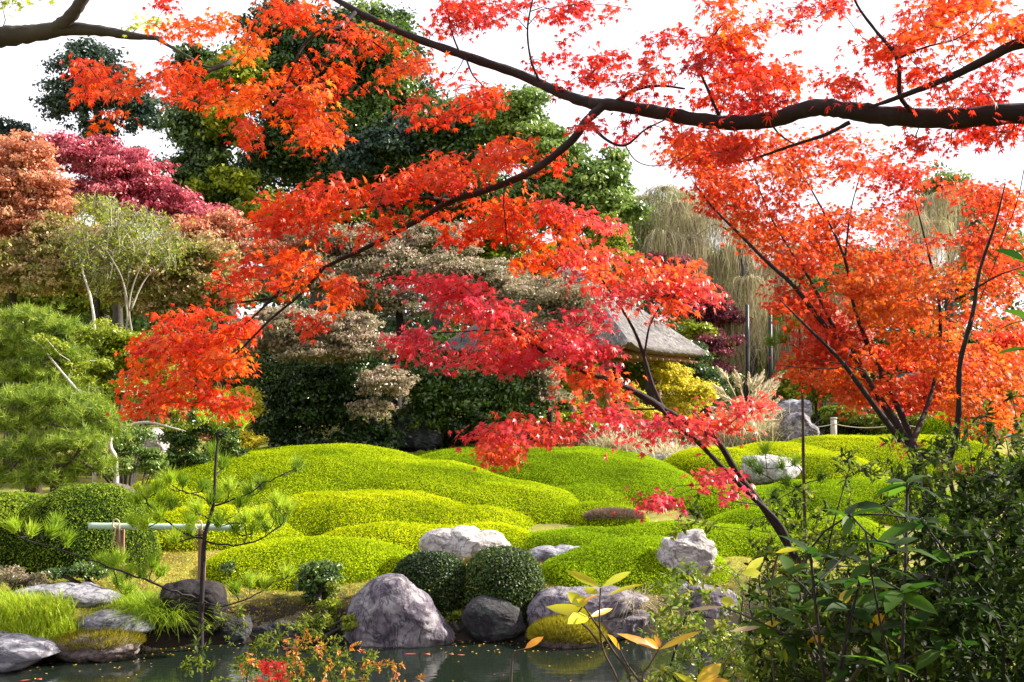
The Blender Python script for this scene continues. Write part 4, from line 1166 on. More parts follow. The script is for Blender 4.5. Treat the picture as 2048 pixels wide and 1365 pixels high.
# left: far maples
tree('maple_tree', 'deep crimson-pink maple behind the bare grey tree on the left', 'tree',
     [blob(170, 320, 100, 50, 27), blob(120, 300, 60, 30, 27), blob(250, 350, 90, 55, 27), blob(290, 410, 110, 55, 27), blob(370, 440, 95, 45, 27), blob(190, 400, 120, 60, 27), blob(420, 480, 70, 35, 26)],
     0.105, 42000, MAPLE_CRIMSON_FAR, 120, [gp(240, 27), P(235, 600, 27), P(235, 430, 27)], BARK_GREY, tr=0.16, k=64, clump=0.21, flat=0.55, stray=0.3, shell=0.1)
tree('maple_tree', 'salmon-orange maple filling the left edge of the picture', 'tree',
     [blob(40, 320, 75, 55, 22), blob(20, 380, 90, 60, 22), blob(90, 400, 70, 55, 22), blob(30, 460, 110, 50, 22), blob(-60, 400, 90, 120, 22)],
     0.085, 34000, MAPLE_SALMON, 121, [gp(20, 22), P(25, 640, 22), P(30, 470, 22)], BARK_GREY, tr=0.13, k=70, clump=0.20, flat=0.55, stray=0.3, shell=0.1, group='autumn maples on the left slope',
     mats2=(MAPLE_MOTTLE, [blob(60, 520, 130, 60, 21.6), blob(30, 570, 120, 40, 21.6), blob(110, 470, 70, 50, 21.6)], 18000))
tree('maple_tree', 'mottled olive and pinkish-brown maple below the crimson one', 'tree',
     [blob(150, 560, 110, 60, 21), blob(320, 560, 110, 70, 21), blob(230, 500, 120, 60, 21), blob(400, 520, 90, 55, 21), blob(440, 580, 80, 50, 21), blob(350, 620, 90, 40, 21)],
     0.08, 36000, MAPLE_MOTTLE, 122, [gp(190, 21), P(190, 690, 21), P(195, 560, 21)], BARK_GREY, tr=0.12, k=64, clump=0.2, flat=0.55, stray=0.3, shell=0.1)
tree('maple_tree', 'pink-tinged maple thinning out under the dark evergreen', 'tree',
     [blob(430, 470, 110, 40, 24), blob(370, 500, 80, 40, 24), blob(520, 510, 90, 35, 24)],
     0.085, 15000, MAPLE_SALMON, 123, [gp(440, 24), P(440, 640, 24), P(440, 500, 24)], BARK_GREY, tr=0.1, k=40, clump=0.26, flat=0.55, stray=0.3, shell=0.1)
tree('maple_tree', 'broad faded beige-pink maple spreading in layers behind the red branch', 'tree',
     [blob(600, 480, 120, 40, 24.5), blob(720, 500, 130, 45, 24.5), blob(840, 540, 140, 45, 24.5), blob(650, 560, 150, 45, 24), blob(960, 560, 130, 40, 24.5), blob(760, 610, 140, 35, 24), blob(1050, 590, 110, 40, 24.5), blob(870, 480, 100, 40, 25)],
     0.08, 60000, MAPLE_FADED, 124, [gp(800, 24.5), P(790, 740, 24.5), P(800, 640, 24.5), P(760, 540, 24.5)], BARK_DARK, tr=0.14, k=70, clump=0.20, flat=0.55, stray=0.3, shell=0.1)
tree('maple_tree', 'low greyish-mauve maple hanging over the dark hedge like a cloud', 'tree',
     [blob(580, 650, 120, 32, 21.5), blob(700, 690, 110, 38, 21.5), blob(530, 690, 70, 28, 21.5), blob(770, 770, 60, 40, 21.2), blob(740, 820, 50, 25, 21.2), blob(640, 710, 100, 25, 21.3), blob(680, 650, 90, 25, 21.5)],
     0.07, 34000, MAPLE_FADED, 125, [gp(745, 24.2), P(745, 820, 24.2), P(740, 750, 23.6), P(690, 680, 22.0)], BARK_DARK, tr=0.11, k=64, clump=0.21, flat=0.55, stray=0.3, shell=0.1, pal=(0.2, 1))
tree('maple_tree', 'faded cream-brown maple tucked against the left slope of the thatched roof', 'tree',
     [blob(1120, 605, 90, 42, 23.5), blob(1060, 650, 90, 50, 23.5), blob(1150, 650, 60, 40, 23.3), blob(1020, 700, 80, 40, 23.4), blob(1110, 660, 80, 30, 23.5), blob(1060, 740, 60, 40, 23.2), blob(1090, 790, 50, 30, 23.2)],
     0.075, 26000, MAPLE_FADED, 126, [gp(1100, 23.5), P(1100, 800, 23.5), P(1110, 680, 23.5)], BARK_DARK, tr=0.09, k=40, clump=0.28, flat=0.55, stray=0.3, shell=0.1)

def bushy(name, label, px, Y, blobs, leaf, n, mat, seed, cat='shrub', group=None, k=36, clump=0.3, stems=5, bark=None, **kw):
    base = gp(px, Y)
    n = int(n * 1.5); k = int(k * 1.6); kw.setdefault('inner', 0.1); kw.setdefault('stray', 0.16)
    t = thing(name, label, cat, base, group)
    cr = MB(); C, R = foliage(cr, blobs, leaf, n, seed, k=k, clump=clump, **kw); cr.build('foliage', mat, t)
    sb = MB(); sk = Skeleton(sb, seed)
    sel = C[RS(seed).permutation(len(C))]
    for i in range(min(stems, len(sel))):
        sk.main([base + RS(seed + i).normal(scale=0.08, size=3) * [1, 1, 0] - [0, 0, 0.1], (base + sel[i]) / 2, sel[i]], 0.02 + 0.0006 * Y, 0.006, 5, 4)
    sk.reach(sel[stems:stems + 40], rtip=0.004, step=0.3, k=0.008)
    sb.build('stems', bark or BARK_GREY, t)
    return t

HEDGES = 'dark hedges standing behind the garden trees'
bushy('evergreen_hedge', 'dark hedge behind the maples at the far left', 150, 31, [blob(x, 760 + 15 * math.sin(x), 70, 110, 31 + math.sin(x), 1.6) for x in range(-260, 420, 75)], 0.15, 26000, EVER_DARK, 103, cat='hedge', group=HEDGES, k=26)
bushy('evergreen_hedge', 'dark hedge behind the faded maple, between the big trunks', 760, 32, [blob(x, 750 + 15 * math.sin(x), 70, 120, 32 + math.sin(x), 1.6) for x in range(440, 1150, 75)], 0.15, 30000, EVER_DARK, 104, cat='hedge', group=HEDGES, k=26)
bushy('evergreen_hedge', 'mid green hedge behind the weeping cherry trunk', 1400, 38, [blob(x, 735 + 15 * math.sin(x), 60, 105, 38 + math.sin(x), 1.6) for x in range(1180, 1620, 65)], 0.17, 20000, EVER_YELLOW, 105, cat='hedge', group=HEDGES, k=26, pal=(0, .6))
bushy('evergreen_hedge', 'dark hedge behind the burnt-orange maple stems on the right', 1850, 40, [blob(x, 745 + 15 * math.sin(x), 70, 100, 40 + math.sin(x), 1.6) for x in range(1640, 2400, 75)], 0.18, 26000, EVER_DARK, 106, cat='hedge', group=HEDGES, k=26)

bushy('evergreen_hedge', 'dark tall evergreen hedge in shade under the faded maple, behind the mounds', 620, 22.6,
      [blob(580, 800, 100, 100, 22.8, 1.0), blob(660, 820, 110, 90, 22.8, 1.0), blob(720, 780, 80, 90, 22.8, 1.0), blob(540, 850, 60, 60, 22.6, .8), blob(600, 890, 90, 30, 22.3, .6), blob(730, 880, 90, 36, 22.4, .6)], 0.085, 46000, EVER_DARK, 130, pal=(0, 0.6), k=60, clump=0.26, cat='hedge')
bushy('camellia_shrub', 'glossy dark evergreen shrub right of the shaded hedge, lit along its top', 880, 23.2,
      [blob(880, 770, 100, 70, 23.4, 1.0), blob(960, 800, 90, 80, 23.4, 1.0), blob(850, 830, 70, 60, 23.4, .9), blob(1040, 790, 80, 60, 23.4, .9), blob(1000, 850, 100, 40, 23.2, .8), blob(900, 880, 120, 34, 24.2, .7), blob(1060, 870, 80, 30, 23.8, .6)], 0.09, 46000, EVER_DARK, 131, pal=(0.1, 1), k=60, clump=0.26)
bushy('yellow_shrub', 'loose yellow-green shrub in light behind the lower crimson leaves', 1090, 24.4,
      [blob(1110, 790, 60, 45, 24.6), blob(1150, 760, 60, 40, 24.6), blob(1090, 850, 60, 35, 24.2), blob(1160, 840, 50, 30, 24.4)], 0.075, 15000, EVER_YELLOW, 132, pal=(0.3, 1))
bushy('yellow_shrub', 'yellow-leaved upright shrub beside the dark hedge, left end of the mounds', 480, 20.6,
      [blob(490, 810, 35, 45, 20.6), blob(485, 880, 38, 40, 20.6), blob(455, 850, 30, 40, 20.6)], 0.06, 12000, LEAF_YELLOW, 133, pal=(0.0, 0.8),)
bushy('conifer_shrub', 'small dark green conifer shrub in front of the yellow shrub', 440, 18.8,
      [blob(450, 880, 28, 30, 18.8), blob(430, 900, 25, 25, 18.8), blob(470, 905, 25, 20, 18.8)], 0.05, 7000, EVER_DARK, 134, pal=(0.3, 1))
bushy('yellow_shrub', 'brilliant yellow bush below the thatched eave, left of the pampas grass', 1365, 27.0,
      [blob(1350, 770, 50, 40, 27), blob(1400, 790, 40, 35, 27), blob(1350, 820, 50, 30, 27), blob(1330, 740, 30, 25, 27)], 0.075, 14000, LEAF_YELLOW, 135, pal=(0.2, 0.8))
bushy('yellow_shrub', 'sunlit yellow foliage between the shelter posts and the crimson leaves', 1240, 26.0,
      [blob(1230, 790, 50, 30, 26.2), blob(1290, 830, 40, 25, 26.0), blob(1200, 830, 50, 22, 26.0)], 0.07, 9000, LEAF_YELLOW, 1350, pal=(0.0, 0.6))
bushy('green_shrub', 'bright green rounded shrub behind the right tip of the thatched roof', 1400, 31.0,
      [blob(1400, 665, 42, 20, 31), blob(1440, 690, 25, 18, 31)], 0.09, 8000, EVER_YELLOW, 136, pal=(0.4, 1))
bushy('dark_shrub', 'shaded dark green shrub with red-tipped leaves behind the yellow bush', 1430, 29.5,
      [blob(1420, 770, 60, 50, 29.5), blob(1450, 830, 60, 40, 29.3), blob(1380, 710, 50, 30, 29.8)], 0.09, 14000, EVER_DARK, 137, mat2=None) if False else bushy('dark_shrub', 'shaded dark green shrub behind the yellow bush and pampas grass', 1430, 29.5,
      [blob(1420, 770, 60, 50, 29.5), blob(1450, 830, 60, 40, 29.3), blob(1380, 710, 50, 30, 29.8)], 0.09, 14000, EVER_DARK, 137)
bushy('evergreen_hedge', 'dark evergreen hedge running on beyond the right edge of the view', 2550, 24,
      [blob(x, 790 + 12 * math.sin(x), 80, 110, 24 + math.sin(x), 1.4) for x in range(2200, 3100, 90)], 0.14, 18000, EVER_DARK, 107, cat='hedge', group=HEDGES, k=24)
tree('maple_tree', 'dark purple-red maple right of the thatched roof', 'tree',
     [blob(1330, 540, 70, 30, 32), blob(1390, 620, 75, 35, 32), blob(1350, 590, 60, 30, 32), blob(1430, 690, 60, 28, 31), blob(1450, 640, 50, 25, 32), blob(1340, 700, 60, 30, 32), blob(1420, 740, 50, 30, 31)],
     0.10, 24000, MAPLE_PURPLE, 138, [gp(1400, 32), P(1400, 760, 32), P(1395, 620, 32)], BARK_DARK, tr=0.12, k=40, clump=0.27, flat=0.55, stray=0.3, shell=0.1)
bushy('red_shrub', 'rose-salmon leaved shrub behind the slender young pine on the right', 1640, 33,
      [blob(1640, 665, 70, 50, 33), blob(1700, 700, 60, 45, 33), blob(1590, 700, 40, 40, 33)], 0.11, 16000, PINK_SHRUB, 139)
bushy('green_shrub', 'mixed green and yellow shrub between the tall rock and the rope fence', 1640, 31,
      [blob(1600, 780, 60, 45, 31), blob(1680, 770, 70, 45, 31), blob(1740, 800, 60, 35, 31), blob(1620, 730, 50, 40, 31.5)], 0.10, 20000, EVER_YELLOW, 140, pal=(0, 0.8))
bushy('green_shrub', 'dark clipped shrubbery behind the rope fence posts', 1760, 30.2,
      [blob(1700, 835, 60, 22, 30.2), blob(1770, 850, 50, 20, 30.2), blob(1850, 845, 60, 22, 30.2)], 0.08, 14000, EVER_YELLOW, 141, pal=(0, 0.55))
tree('maple_tree', 'vivid red maple deep behind the dark stems at the right edge', 'tree',
     [blob(1850, 800, 70, 50, 26), blob(1900, 740, 80, 50, 26), blob(1980, 800, 70, 60, 26), blob(1880, 900, 60, 40, 25), blob(2010, 700, 70, 60, 26), blob(1780, 720, 60, 30, 27)],
     0.085, 26000, leafmat('vivid_red', [(0.5, 0.02, 0.02), (0.7, 0.05, 0.02), (0.8, 0.10, 0.03), (0.75, 0.2, 0.08)], 0.4, 0.5, 0.3), 142, [gp(1930, 26), P(1925, 880, 26), P(1920, 760, 26)], BARK_DARK, tr=0.1, k=40, clump=0.27, flat=0.55, stray=0.3, shell=0.1)
tree('evergreen_tree', 'distant pale green tree with hanging twigs, upper right', 'tree',
     [blob(1890, 380, 55, 45, 42), blob(1930, 440, 60, 60, 42), blob(1860, 440, 50, 50, 42), blob(1980, 500, 70, 60, 42), blob(1750, 560, 120, 60, 44), blob(1600, 600, 100, 60, 44)], 0.16, 24000, EVER_LIGHT, 143, [gp(1900, 42), P(1900, 600, 42), P(1900, 430, 42)], tr=0.25, twig=0.02)

tree('garden_tree', 'pale fresh green tree filling the gap between camphor and weeping cherry', 'tree',
     [blob(1290, 470, 70, 50, 39), blob(1360, 520, 80, 60, 39), blob(1300, 560, 80, 50, 39), blob(1440, 560, 80, 60, 39), blob(1530, 640, 80, 60, 39)], 0.14, 22000, EVER_LIGHT, 144,
     [gp(1380, 39), P(1380, 700, 39), P(1370, 560, 39)], tr=0.2, twig=0.02, pal=(0.2, 1))
# weeping trees: arching limbs and curtains of hanging twigs
def weeping(name, label, cat, base_px, Y, heads, n, L, mat, seed, tr=0.25, w=0.016, leafmat_=None, nl=0, bark=None, trunks=((0, 0),)):
    rs = RS(seed); base = gp(base_px, Y)
    t = thing(name, label, cat, base)
    tb = MB(); sk = Skeleton(tb, seed)
    hw = [P(x, y, Y + rs.uniform(-1.0, 1.0)) for x, y, _ in heads]
    topz = max(h[2] for h in hw)
    for dx, lean in trunks:
        b = base + [dx, 0, -0.2]
        sk.main([b, b + [lean * .4, 0, (topz - b[2]) * .45], b + [lean, 0, (topz - b[2]) * .8]], tr, tr * .4, 9, 6, rough=0.2, jit=0.04)
    sk.reach(hw, rtip=0.3 * w, step=0.5, sides=6, lift=0.25, k=0.1 * tr)
    tb.build('trunk', bark or BARK_GREY, t, smooth=True)
    mb = MB()
    for (x, y, rad), h in zip(heads, hw):
        k = int(n / len(heads)); R = W(rad, Y)
        a = rs.uniform(0, 2 * np.pi, k); rr = R * np.sqrt(rs.uniform(0, 1, k))
        ex = np.stack([np.cos(a) * rr, np.sin(a) * rr * 0.9, np.zeros(k)], 1)
        ln = L * rs.uniform(0.35, 1.15, k)
        seg = 9; prev = None; vs = []
        wob = rs.normal(scale=WOB, size=(k, 3)) * [1, 1, 0.3]; ph = rs.uniform(0, 6, k)
        for s in range(seg + 1):
            tt = s / seg
            out = ex * (1 - (1 - min(1, tt * 2.2)) ** 2)
            z = 0.25 * R * math.sin(min(1, tt * 2.2) * math.pi * 0.6) - ln * max(0, tt - 0.15) ** 1.1
            c = h + out + wob * np.sin(ph + tt * 4)[:, None]; c = c + np.stack([np.zeros(k), np.zeros(k), z * np.ones(k)], 1)
            ww = w * (1 - 0.6 * tt)
            sd = np.stack([np.cos(ph), np.sin(ph), np.zeros(k)], 1) * ww / 2
            vs += [c - sd, c + sd]
        v = np.stack(vs, 1); m_ = 2 * (seg + 1); i = np.arange(k)[:, None] * m_
        q = np.concatenate([i + [2 * s, 2 * s + 1, 2 * s + 3, 2 * s + 2] for s in range(seg)])
        mb.add(v.reshape(-1, 3), quads=q, rnd=np.repeat(rs.uniform(0, 1, k), m_))
        if nl:
            kk = int(nl / len(heads)); j = rs.randint(0, k, kk); s = rs.randint(3, seg + 1, kk)
            cc = v[j, 2 * s] + rs.normal(scale=0.04, size=(kk, 3))
            heads_leaf.append(cc)
    mb.build('hanging_twigs', mat, t)
    if nl:
        lb = MB(); cc = np.vstack(heads_leaf); quads_leaf(lb, cc, 0.09, rs, -0.2, 0.3); lb.build('foliage', leafmat_, t); heads_leaf.clear()
    return t
heads_leaf = []
WOB = 0.22
weeping('weeping_tree', 'bare weeping cherry with pale hanging twigs and dark double trunk, right of centre', 'tree', 1515, 33.0,
        [(1400, 440, 42), (1440, 400, 46), (1360, 410, 40), (1500, 470, 44), (1460, 500, 46), (1550, 530, 40), (1410, 520, 42), (1530, 590, 44), (1330, 470, 36), (1480, 430, 40), (1580, 610, 34), (1430, 580, 34), (1500, 560, 36), (1380, 480, 34), (1560, 650, 30), (1470, 620, 30)], 3600, 2.8, STRAW, 150, tr=0.30, trunks=((-0.15, -0.3), (0.45, 0.4)), w=0.02)
weeping('weeping_tree', 'light green weeping willow-like tree between the camphor and the bare cherry', 'tree', 1300, 36.0,
        [(1290, 400, 55), (1330, 380, 45), (1260, 440, 50), (1340, 440, 50), (1300, 470, 60), (1370, 390, 40)], 1500, 3.4, STRAW, 151, tr=0.2, leafmat_=EVER_LIGHT, nl=16000, w=0.015)
weeping('weeping_tree', 'distant grey weeping tree below the sky at upper right', 'tree', 1840, 38.0,
        [(1850, 400, 40), (1890, 390, 40), (1820, 430, 40), (1870, 450, 40), (1600, 590, 50), (1660, 600, 50)], 1100, 3.0, STRAW, 152, tr=0.15, w=0.02)
BARK_TAN = noisemat('bark_tan', [(0.14, 0.11, 0.08), (0.27, 0.23, 0.18), (0.40, 0.35, 0.29)], 7, bump=0.4)
TANTWIG = leafmat('tan_twig', [(0.25, 0.2, 0.15), (0.45, 0.4, 0.32), (0.6, 0.55, 0.48)], 0.1, 0.7, 0.1)
WOB = 0.2
weeping('weeping_shrub', 'tangle of bare pale arching twigs in front of the crimson maple, left', 'shrub', 250, 20.0,
        [(190, 400, 34), (220, 410, 30), (270, 430, 40), (170, 470, 34), (240, 480, 36), (310, 440, 34), (340, 470, 30), (210, 540, 30), (290, 500, 36), (250, 450, 30), (180, 520, 26)], 620, 0.7, TANTWIG, 153, tr=0.03, leafmat_=EVER_YELLOW, nl=5000, w=0.010, bark=BARK_TAN)

# pale leaning tree and other bare stems on the left
def bare(name, label, base_px, Y, mains, targets, mat, seed, r0=0.06, group=None, rt=0.004):
    base = gp(base_px, Y)
    t = thing(name, label, 'tree', base, group)
    mb = MB(); sk = Skeleton(mb, seed)
    for i, mn in enumerate(mains):
        pts = [P(x, y, Y + dy) for x, y, dy in mn]
        if i == 0: pts = [base - [0, 0, 0.15]] + pts
        sk.main(pts, r0 * (1 if i == 0 else .62), r0 * .25, 8, 6)
    rs = RS(seed)
    sk.reach([P(x + rs.uniform(-12, 12), y + rs.uniform(-12, 12), Y + rs.uniform(-.6, .6)) for x, y in targets], rtip=rt, step=0.2, k=0.010, sides=5)
    mb.build('trunk', mat, t, smooth=True)
    return t
tl = [(170, 770), (150, 740), (130, 790), (190, 800), (260, 800), (285, 770), (300, 820), (330, 850), (350, 830), (370, 860), (240, 780), (120, 700), (210, 730), (310, 790), (160, 830), (90, 680)]
t = bare('bare_tree', 'pale grey-barked small tree forking low, left behind the big dark bush', 232, 16.2,
     [[(232, 930, 0), (220, 890, 0), (232, 850, 0), (265, 815, 0), (275, 780, 0)], [(220, 890, 0), (205, 850, .1), (170, 800, .2), (120, 740, .3), (80, 690, .4)], [(232, 862, 0), (290, 845, 0), (360, 860, -.2)]], tl, BARK_PALE, 160, 0.045)
lb = MB(); foliage(lb, [blob(x, y, 28, 18, 16.2) for x, y in tl], 0.05, 4500, 161, k=5, clump=0.5); lb.build('crown', EVER_YELLOW, t)
bare('bare_tree', 'white twiggy bare tree with fanned branches in the middle of the left foliage', 265, 18.0,
     [[(262, 800, 0), (268, 700, 0), (258, 620, 0), (270, 560, 0), (300, 500, 0)], [(258, 620, 0), (245, 560, 0), (225, 520, 0)], [(262, 620, 0), (290, 560, .2), (335, 515, .2)]],
     [(230, 500), (210, 540), (250, 480), (280, 480), (310, 480), (340, 500), (320, 530), (230, 560), (290, 520), (200, 480), (270, 430), (300, 430), (350, 530), (240, 440), (190, 400), (220, 400), (330, 460)], BARK_TAN, 162, 0.028)
bare('bare_tree', 'short pale trunk crossing the mottled maple foliage', 190, 19.5,
     [[(190, 690, 0), (182, 600, 0), (165, 540, 0), (172, 510, 0)]], [(150, 500), (190, 490), (160, 470), (210, 520)], BARK_PALE, 163, 0.035)

# left: light green shrubs and cloud pines
bushy('green_shrub', 'loose yellow-green leafy shrub behind the pale forked tree', 250, 17.6,
      [blob(220, 690, 90, 50, 17.8), blob(280, 720, 70, 60, 17.8), blob(170, 740, 80, 50, 17.8), blob(250, 790, 100, 50, 17.8), blob(330, 690, 50, 40, 17.8), blob(330, 780, 70, 60, 17.8)], 0.06, 30000, EVER_YELLOW, 170, k=44, clump=0.26, pal=(0.1, 1))
bushy('green_shrub', 'small-leaved fresh green shrub at the foot of the pale forked tree', 270, 16.4,
      [blob(260, 890, 45, 45, 16.6), blob(300, 930, 30, 35, 16.6), blob(190, 930, 40, 35, 16.6), blob(240, 940, 40, 25, 16.4)], 0.045, 14000, EVER_LIGHT, 171, k=30, pal=(0.1, 1))
bushy('mixed_shrub', 'dark mixed shrubbery with a few orange leaves behind the young pine top', 380, 18.4,
      [blob(360, 880, 45, 50, 18.6), blob(410, 850, 40, 40, 18.6), blob(340, 920, 35, 30, 18.4), blob(395, 920, 40, 25, 18.4)], 0.055, 13000, EVER_DARK, 172, k=30, pal=(0.1, 1))
bushy('orange_shrub', 'small orange-brown leaved shrub under the hanging red leaves', 385, 19.3,
      [blob(390, 860, 40, 25, 19.3), blob(350, 830, 40, 25, 19.3), blob(420, 880, 25, 18, 19.3)], 0.05, 4500, MAPLE_SALMON, 173, k=20)
NEEDLE = leafmat('pine_needle_light', [(0.05, 0.09, 0.01), (0.14, 0.22, 0.015), (0.26, 0.34, 0.03), (0.42, 0.48, 0.07)], 0.3, 0.5, 0.3)
NEEDLE2 = leafmat('pine_needle_deep', [(0.03, 0.07, 0.008), (0.08, 0.17, 0.01), (0.16, 0.28, 0.015), (0.26, 0.38, 0.03)], 0.3, 0.5, 0.35)


def needles(mb, c, per, L, w, seed, spread=0.7, up=0.6, axis=None, pal=(0, 1)):
    rs = RS(seed); n = len(c); j = np.repeat(np.arange(n), per); m_ = len(j)
    ax = np.array([0, 0, 1.0]) * up if axis is None else axis[j] * up
    d = unit(unit(rs.normal(size=(m_, 3))) * spread + ax)
    s = unit(np.cross(d, rs.normal(size=(m_, 3)))) * w / 2
    b = c[j] + rs.normal(scale=L * 0.12, size=(m_, 3))
    l = (L * rs.uniform(0.6, 1.1, m_))[:, None]
    r0 = rs.uniform(pal[0], pal[1], n)
    mb.add(np.stack([b - s, b + s, b + d * l], 1).reshape(-1, 3), tris=np.arange(m_)[:, None] * 3 + [0, 1, 2], rnd=np.repeat(np.clip(r0[j] * .6 + .4 * rs.uniform(pal[0], pal[1], m_), 0, 1), 3))


def cloud_pine(label, base_px, Y, pads, trunk, seed, tufts=230, r0=0.09, L=0.13):
    rs = RS(seed); base = gp(base_px, Y)
    t = thing('cloud_pine', label, 'pine tree', base, 'cloud-pruned pines on the left')
    cr = MB(); cs = []
    for (x, y, rx, ry) in pads:
        c = P(x, y, Y + rs.uniform(-.4, .4)); R = np.array([W(rx, Y), W(rx, Y) * .75, W(ry, Y)])
        k = int(tufts * rx * ry / 2800)
        u = unit(rs.normal(size=(k, 3))); u[:, 2] = np.abs(u[:, 2]) * 0.8 - 0.15; u[:, :2] *= 1.25
        cs.append(c + u * R * rs.uniform(0.35, 1.3, (k, 1)) + rs.normal(scale=0.06, size=(k, 3)))
        cs.append((c + rs.uniform(-1, 1, (k // 2, 3)) * R * [1, 1, .3]))
    cs = np.vstack(cs)
    needles(cr, cs, 24, L, 0.010, seed, 1.1, 0.5, pal=(0, 1)); cr.build('crown', NEEDLE, t)
    tb = MB(); sk = Skeleton(tb, seed)
    sk.main([base - [0, 0, .15]] + [P(x, y, Y) for x, y in trunk], r0, r0 * .4, 9, 6, jit=0.01, rough=0.15)
    sk.reach([P(x, y + ry * .4, Y) for x, y, rx, ry in pads], rtip=0.02, step=0.2, k=0.03, sides=6, lift=-0.1)
    sk.reach(cs[rs.permutation(len(cs))[:160]], rtip=0.004, step=0.2, k=0.01)
    tb.build('trunk', BARK_BROWN, t, smooth=True)
cloud_pine('tall cloud-pruned pine with flat light green pads at the left edge', 60, 16.8, [(50, 635, 60, 20), (110, 655, 45, 16), (0, 680, 60, 26), (90, 705, 60, 22), (150, 720, 40, 16), (30, 750, 70, 26), (130, 775, 50, 22), (70, 790, 40, 18), (-60, 700, 90, 60)],
           [(62, 900), (40, 850), (55, 800), (30, 740), (50, 680)], 180)
cloud_pine('darker pine with crooked brown trunk below the tall pruned pine', 72, 15.4, [(50, 800, 60, 24), (130, 800, 50, 20), (180, 830, 50, 24), (200, 865, 44, 22), (10, 850, 60, 28), (100, 840, 50, 20), (150, 870, 36, 16)],
           [(72, 930), (62, 890), (45, 860), (28, 830)], 181, r0=0.08)
cloud_pine('low spreading pine of feathery pale pads just behind the dark bush', 110, 14.6, [(100, 890, 60, 22), (165, 885, 46, 20), (40, 910, 60, 22), (120, 930, 60, 20), (10, 955, 70, 24), (185, 930, 40, 20), (90, 958, 50, 18)],
           [(108, 985), (120, 950), (105, 920)], 182, r0=0.07)
bushy('berry_shrub', 'small shrub with pale and reddish leaves at the left edge below the dark bush', 40, 11.35,
      [blob(20, 1160, 35, 25, 11.4, .25), blob(75, 1165, 30, 16, 11.45, .2)], 0.035, 1500, MAPLE_FADED, 183, k=16, clump=0.4)
bushy('green_shrub', 'small low evergreen shrub between the dark bush and the flat stone', 180, 11.75,
      [blob(170, 1145, 50, 18, 11.8, .2), blob(110, 1150, 30, 14, 11.8, .2)], 0.035, 2600, EVER_DARK, 184, k=16, clump=0.4)
bushy('camellia_shrub', 'small round glossy dark shrub on the bank left of the big boulder', 640, 11.6,
      [blob(640, 1158, 48, 38, 11.7, .26), blob(640, 1190, 36, 20, 11.7, .2)], 0.05, 4200, EVER_DARK, 185, k=40, clump=0.35, pal=(0.1, 1))
bushy('fern_shrub', 'thin leafy green weed growing against the left side of the boulder', 655, 11.2,
      [blob(655, 1215, 35, 25, 11.2, .15), blob(640, 1245, 45, 20, 11.15, .15), blob(665, 1180, 14, 22, 11.2, .1), blob(700, 1250, 25, 20, 10.9, .1)], 0.035, 2400, EVER_YELLOW, 186, k=14, clump=0.35, pal=(0, 0.8))
bushy('fern_shrub', 'small green fern between the boulder and the dark wet rock', 900, 11.35,
      [blob(905, 1235, 20, 22, 11.4, .12)], 0.03, 900, EVER_YELLOW, 187, k=8, clump=0.4, pal=(0, 0.6))
bushy('azalea_shrub', 'small dusky azalea twig cluster at the left foot of the low broad mound', 455, 12.4,
      [blob(455, 1140, 24, 16, 12.4, .15)], 0.035, 1200, EVER_DARK, 188, k=8, clump=0.4)
# ------------------------------------------------------------------ foreground maples
def inside(poly, x, y):
    r = False; j = len(poly) - 1
    for i in range(len(poly)):
        xi, yi = poly[i]; xj, yj = poly[j]
        if (yi > y) != (yj > y) and x < (xj - xi) * (y - yi) / (yj - yi + 1e-9) + xi: r = not r
        j = i
    return r


def maple(name, label, base, mains, masses, mat, seed, per=9, size=0.031, spread=0.13, droop=(0.25, 1.1), bark=BARK_DARK, dens=1.0, rt=0.0016, kk=0.010, tier=(42, 5), slope=(-0.25, 0.2), thin=1.0):
    """mains: list of (world points, r0, r1); masses: list of (polygon px, Y, dY, density, palette range)"""
    t = thing(name, label, 'tree', base)
    rs = RS(seed)
    tb = MB(); sk = Skeleton(tb, seed)
    for pts, r0, r1 in mains: sk.main(pts, r0 * thin, r1 * thin, 10, 7, rough=0.10)
    tg, pal = [], []
    for poly, Y, dY, den, pr in masses:
        k = max(3, int(poly_area(poly) / 630.0 * den * dens))
        # leafy twigs gather into flat, slightly drooping tiers
        got = 0; tries = 0
        while got < k and tries < 4000:
            tries += 1
            cx_, cy_ = in_poly(poly, 1, rs)[0]; Yt = Y + rs.uniform(-dY, dY); sl = rs.uniform(slope[0], slope[1])
            q0 = pr[0] - 0.08 + rs.uniform(0, 0.75) * (pr[1] - pr[0]); tp_ = (round(q0, 2), round(q0 + 0.35 * (pr[1] - pr[0]) + 0.05, 2))
            for _ in range(rs.randint(6, 12)):
                dx = rs.normal(scale=tier[0]); x = cx_ + dx
                y = cy_ + rs.normal(scale=tier[1]) + sl * dx + 0.12 * abs(dx)
                if inside(poly, x, y):
                    tg.append(P(x, y, Yt + rs.uniform(-.22, .22))); pal.append(tp_); got += 1
    tg = np.array(tg)
    dirs = sk.reach(tg, rtip=rt, step=0.10, sides=4, k=kk, lift=0.10)
    tb.build('trunk', bark, t, smooth=True)
    lb = MB()
    groups = {}
    for i, p in enumerate(pal): groups.setdefault(p, []).append(i)
    for p, ix in groups.items():
        maple_spray(lb, tg[ix], dirs[ix], rs, per, spread, size, p, droop)
    lb.build('crown', mat, t)
    return t


def PP(lst, Y0=None):
    return [P(a[0], a[1], a[2] if len(a) > 2 else Y0) for a in lst]


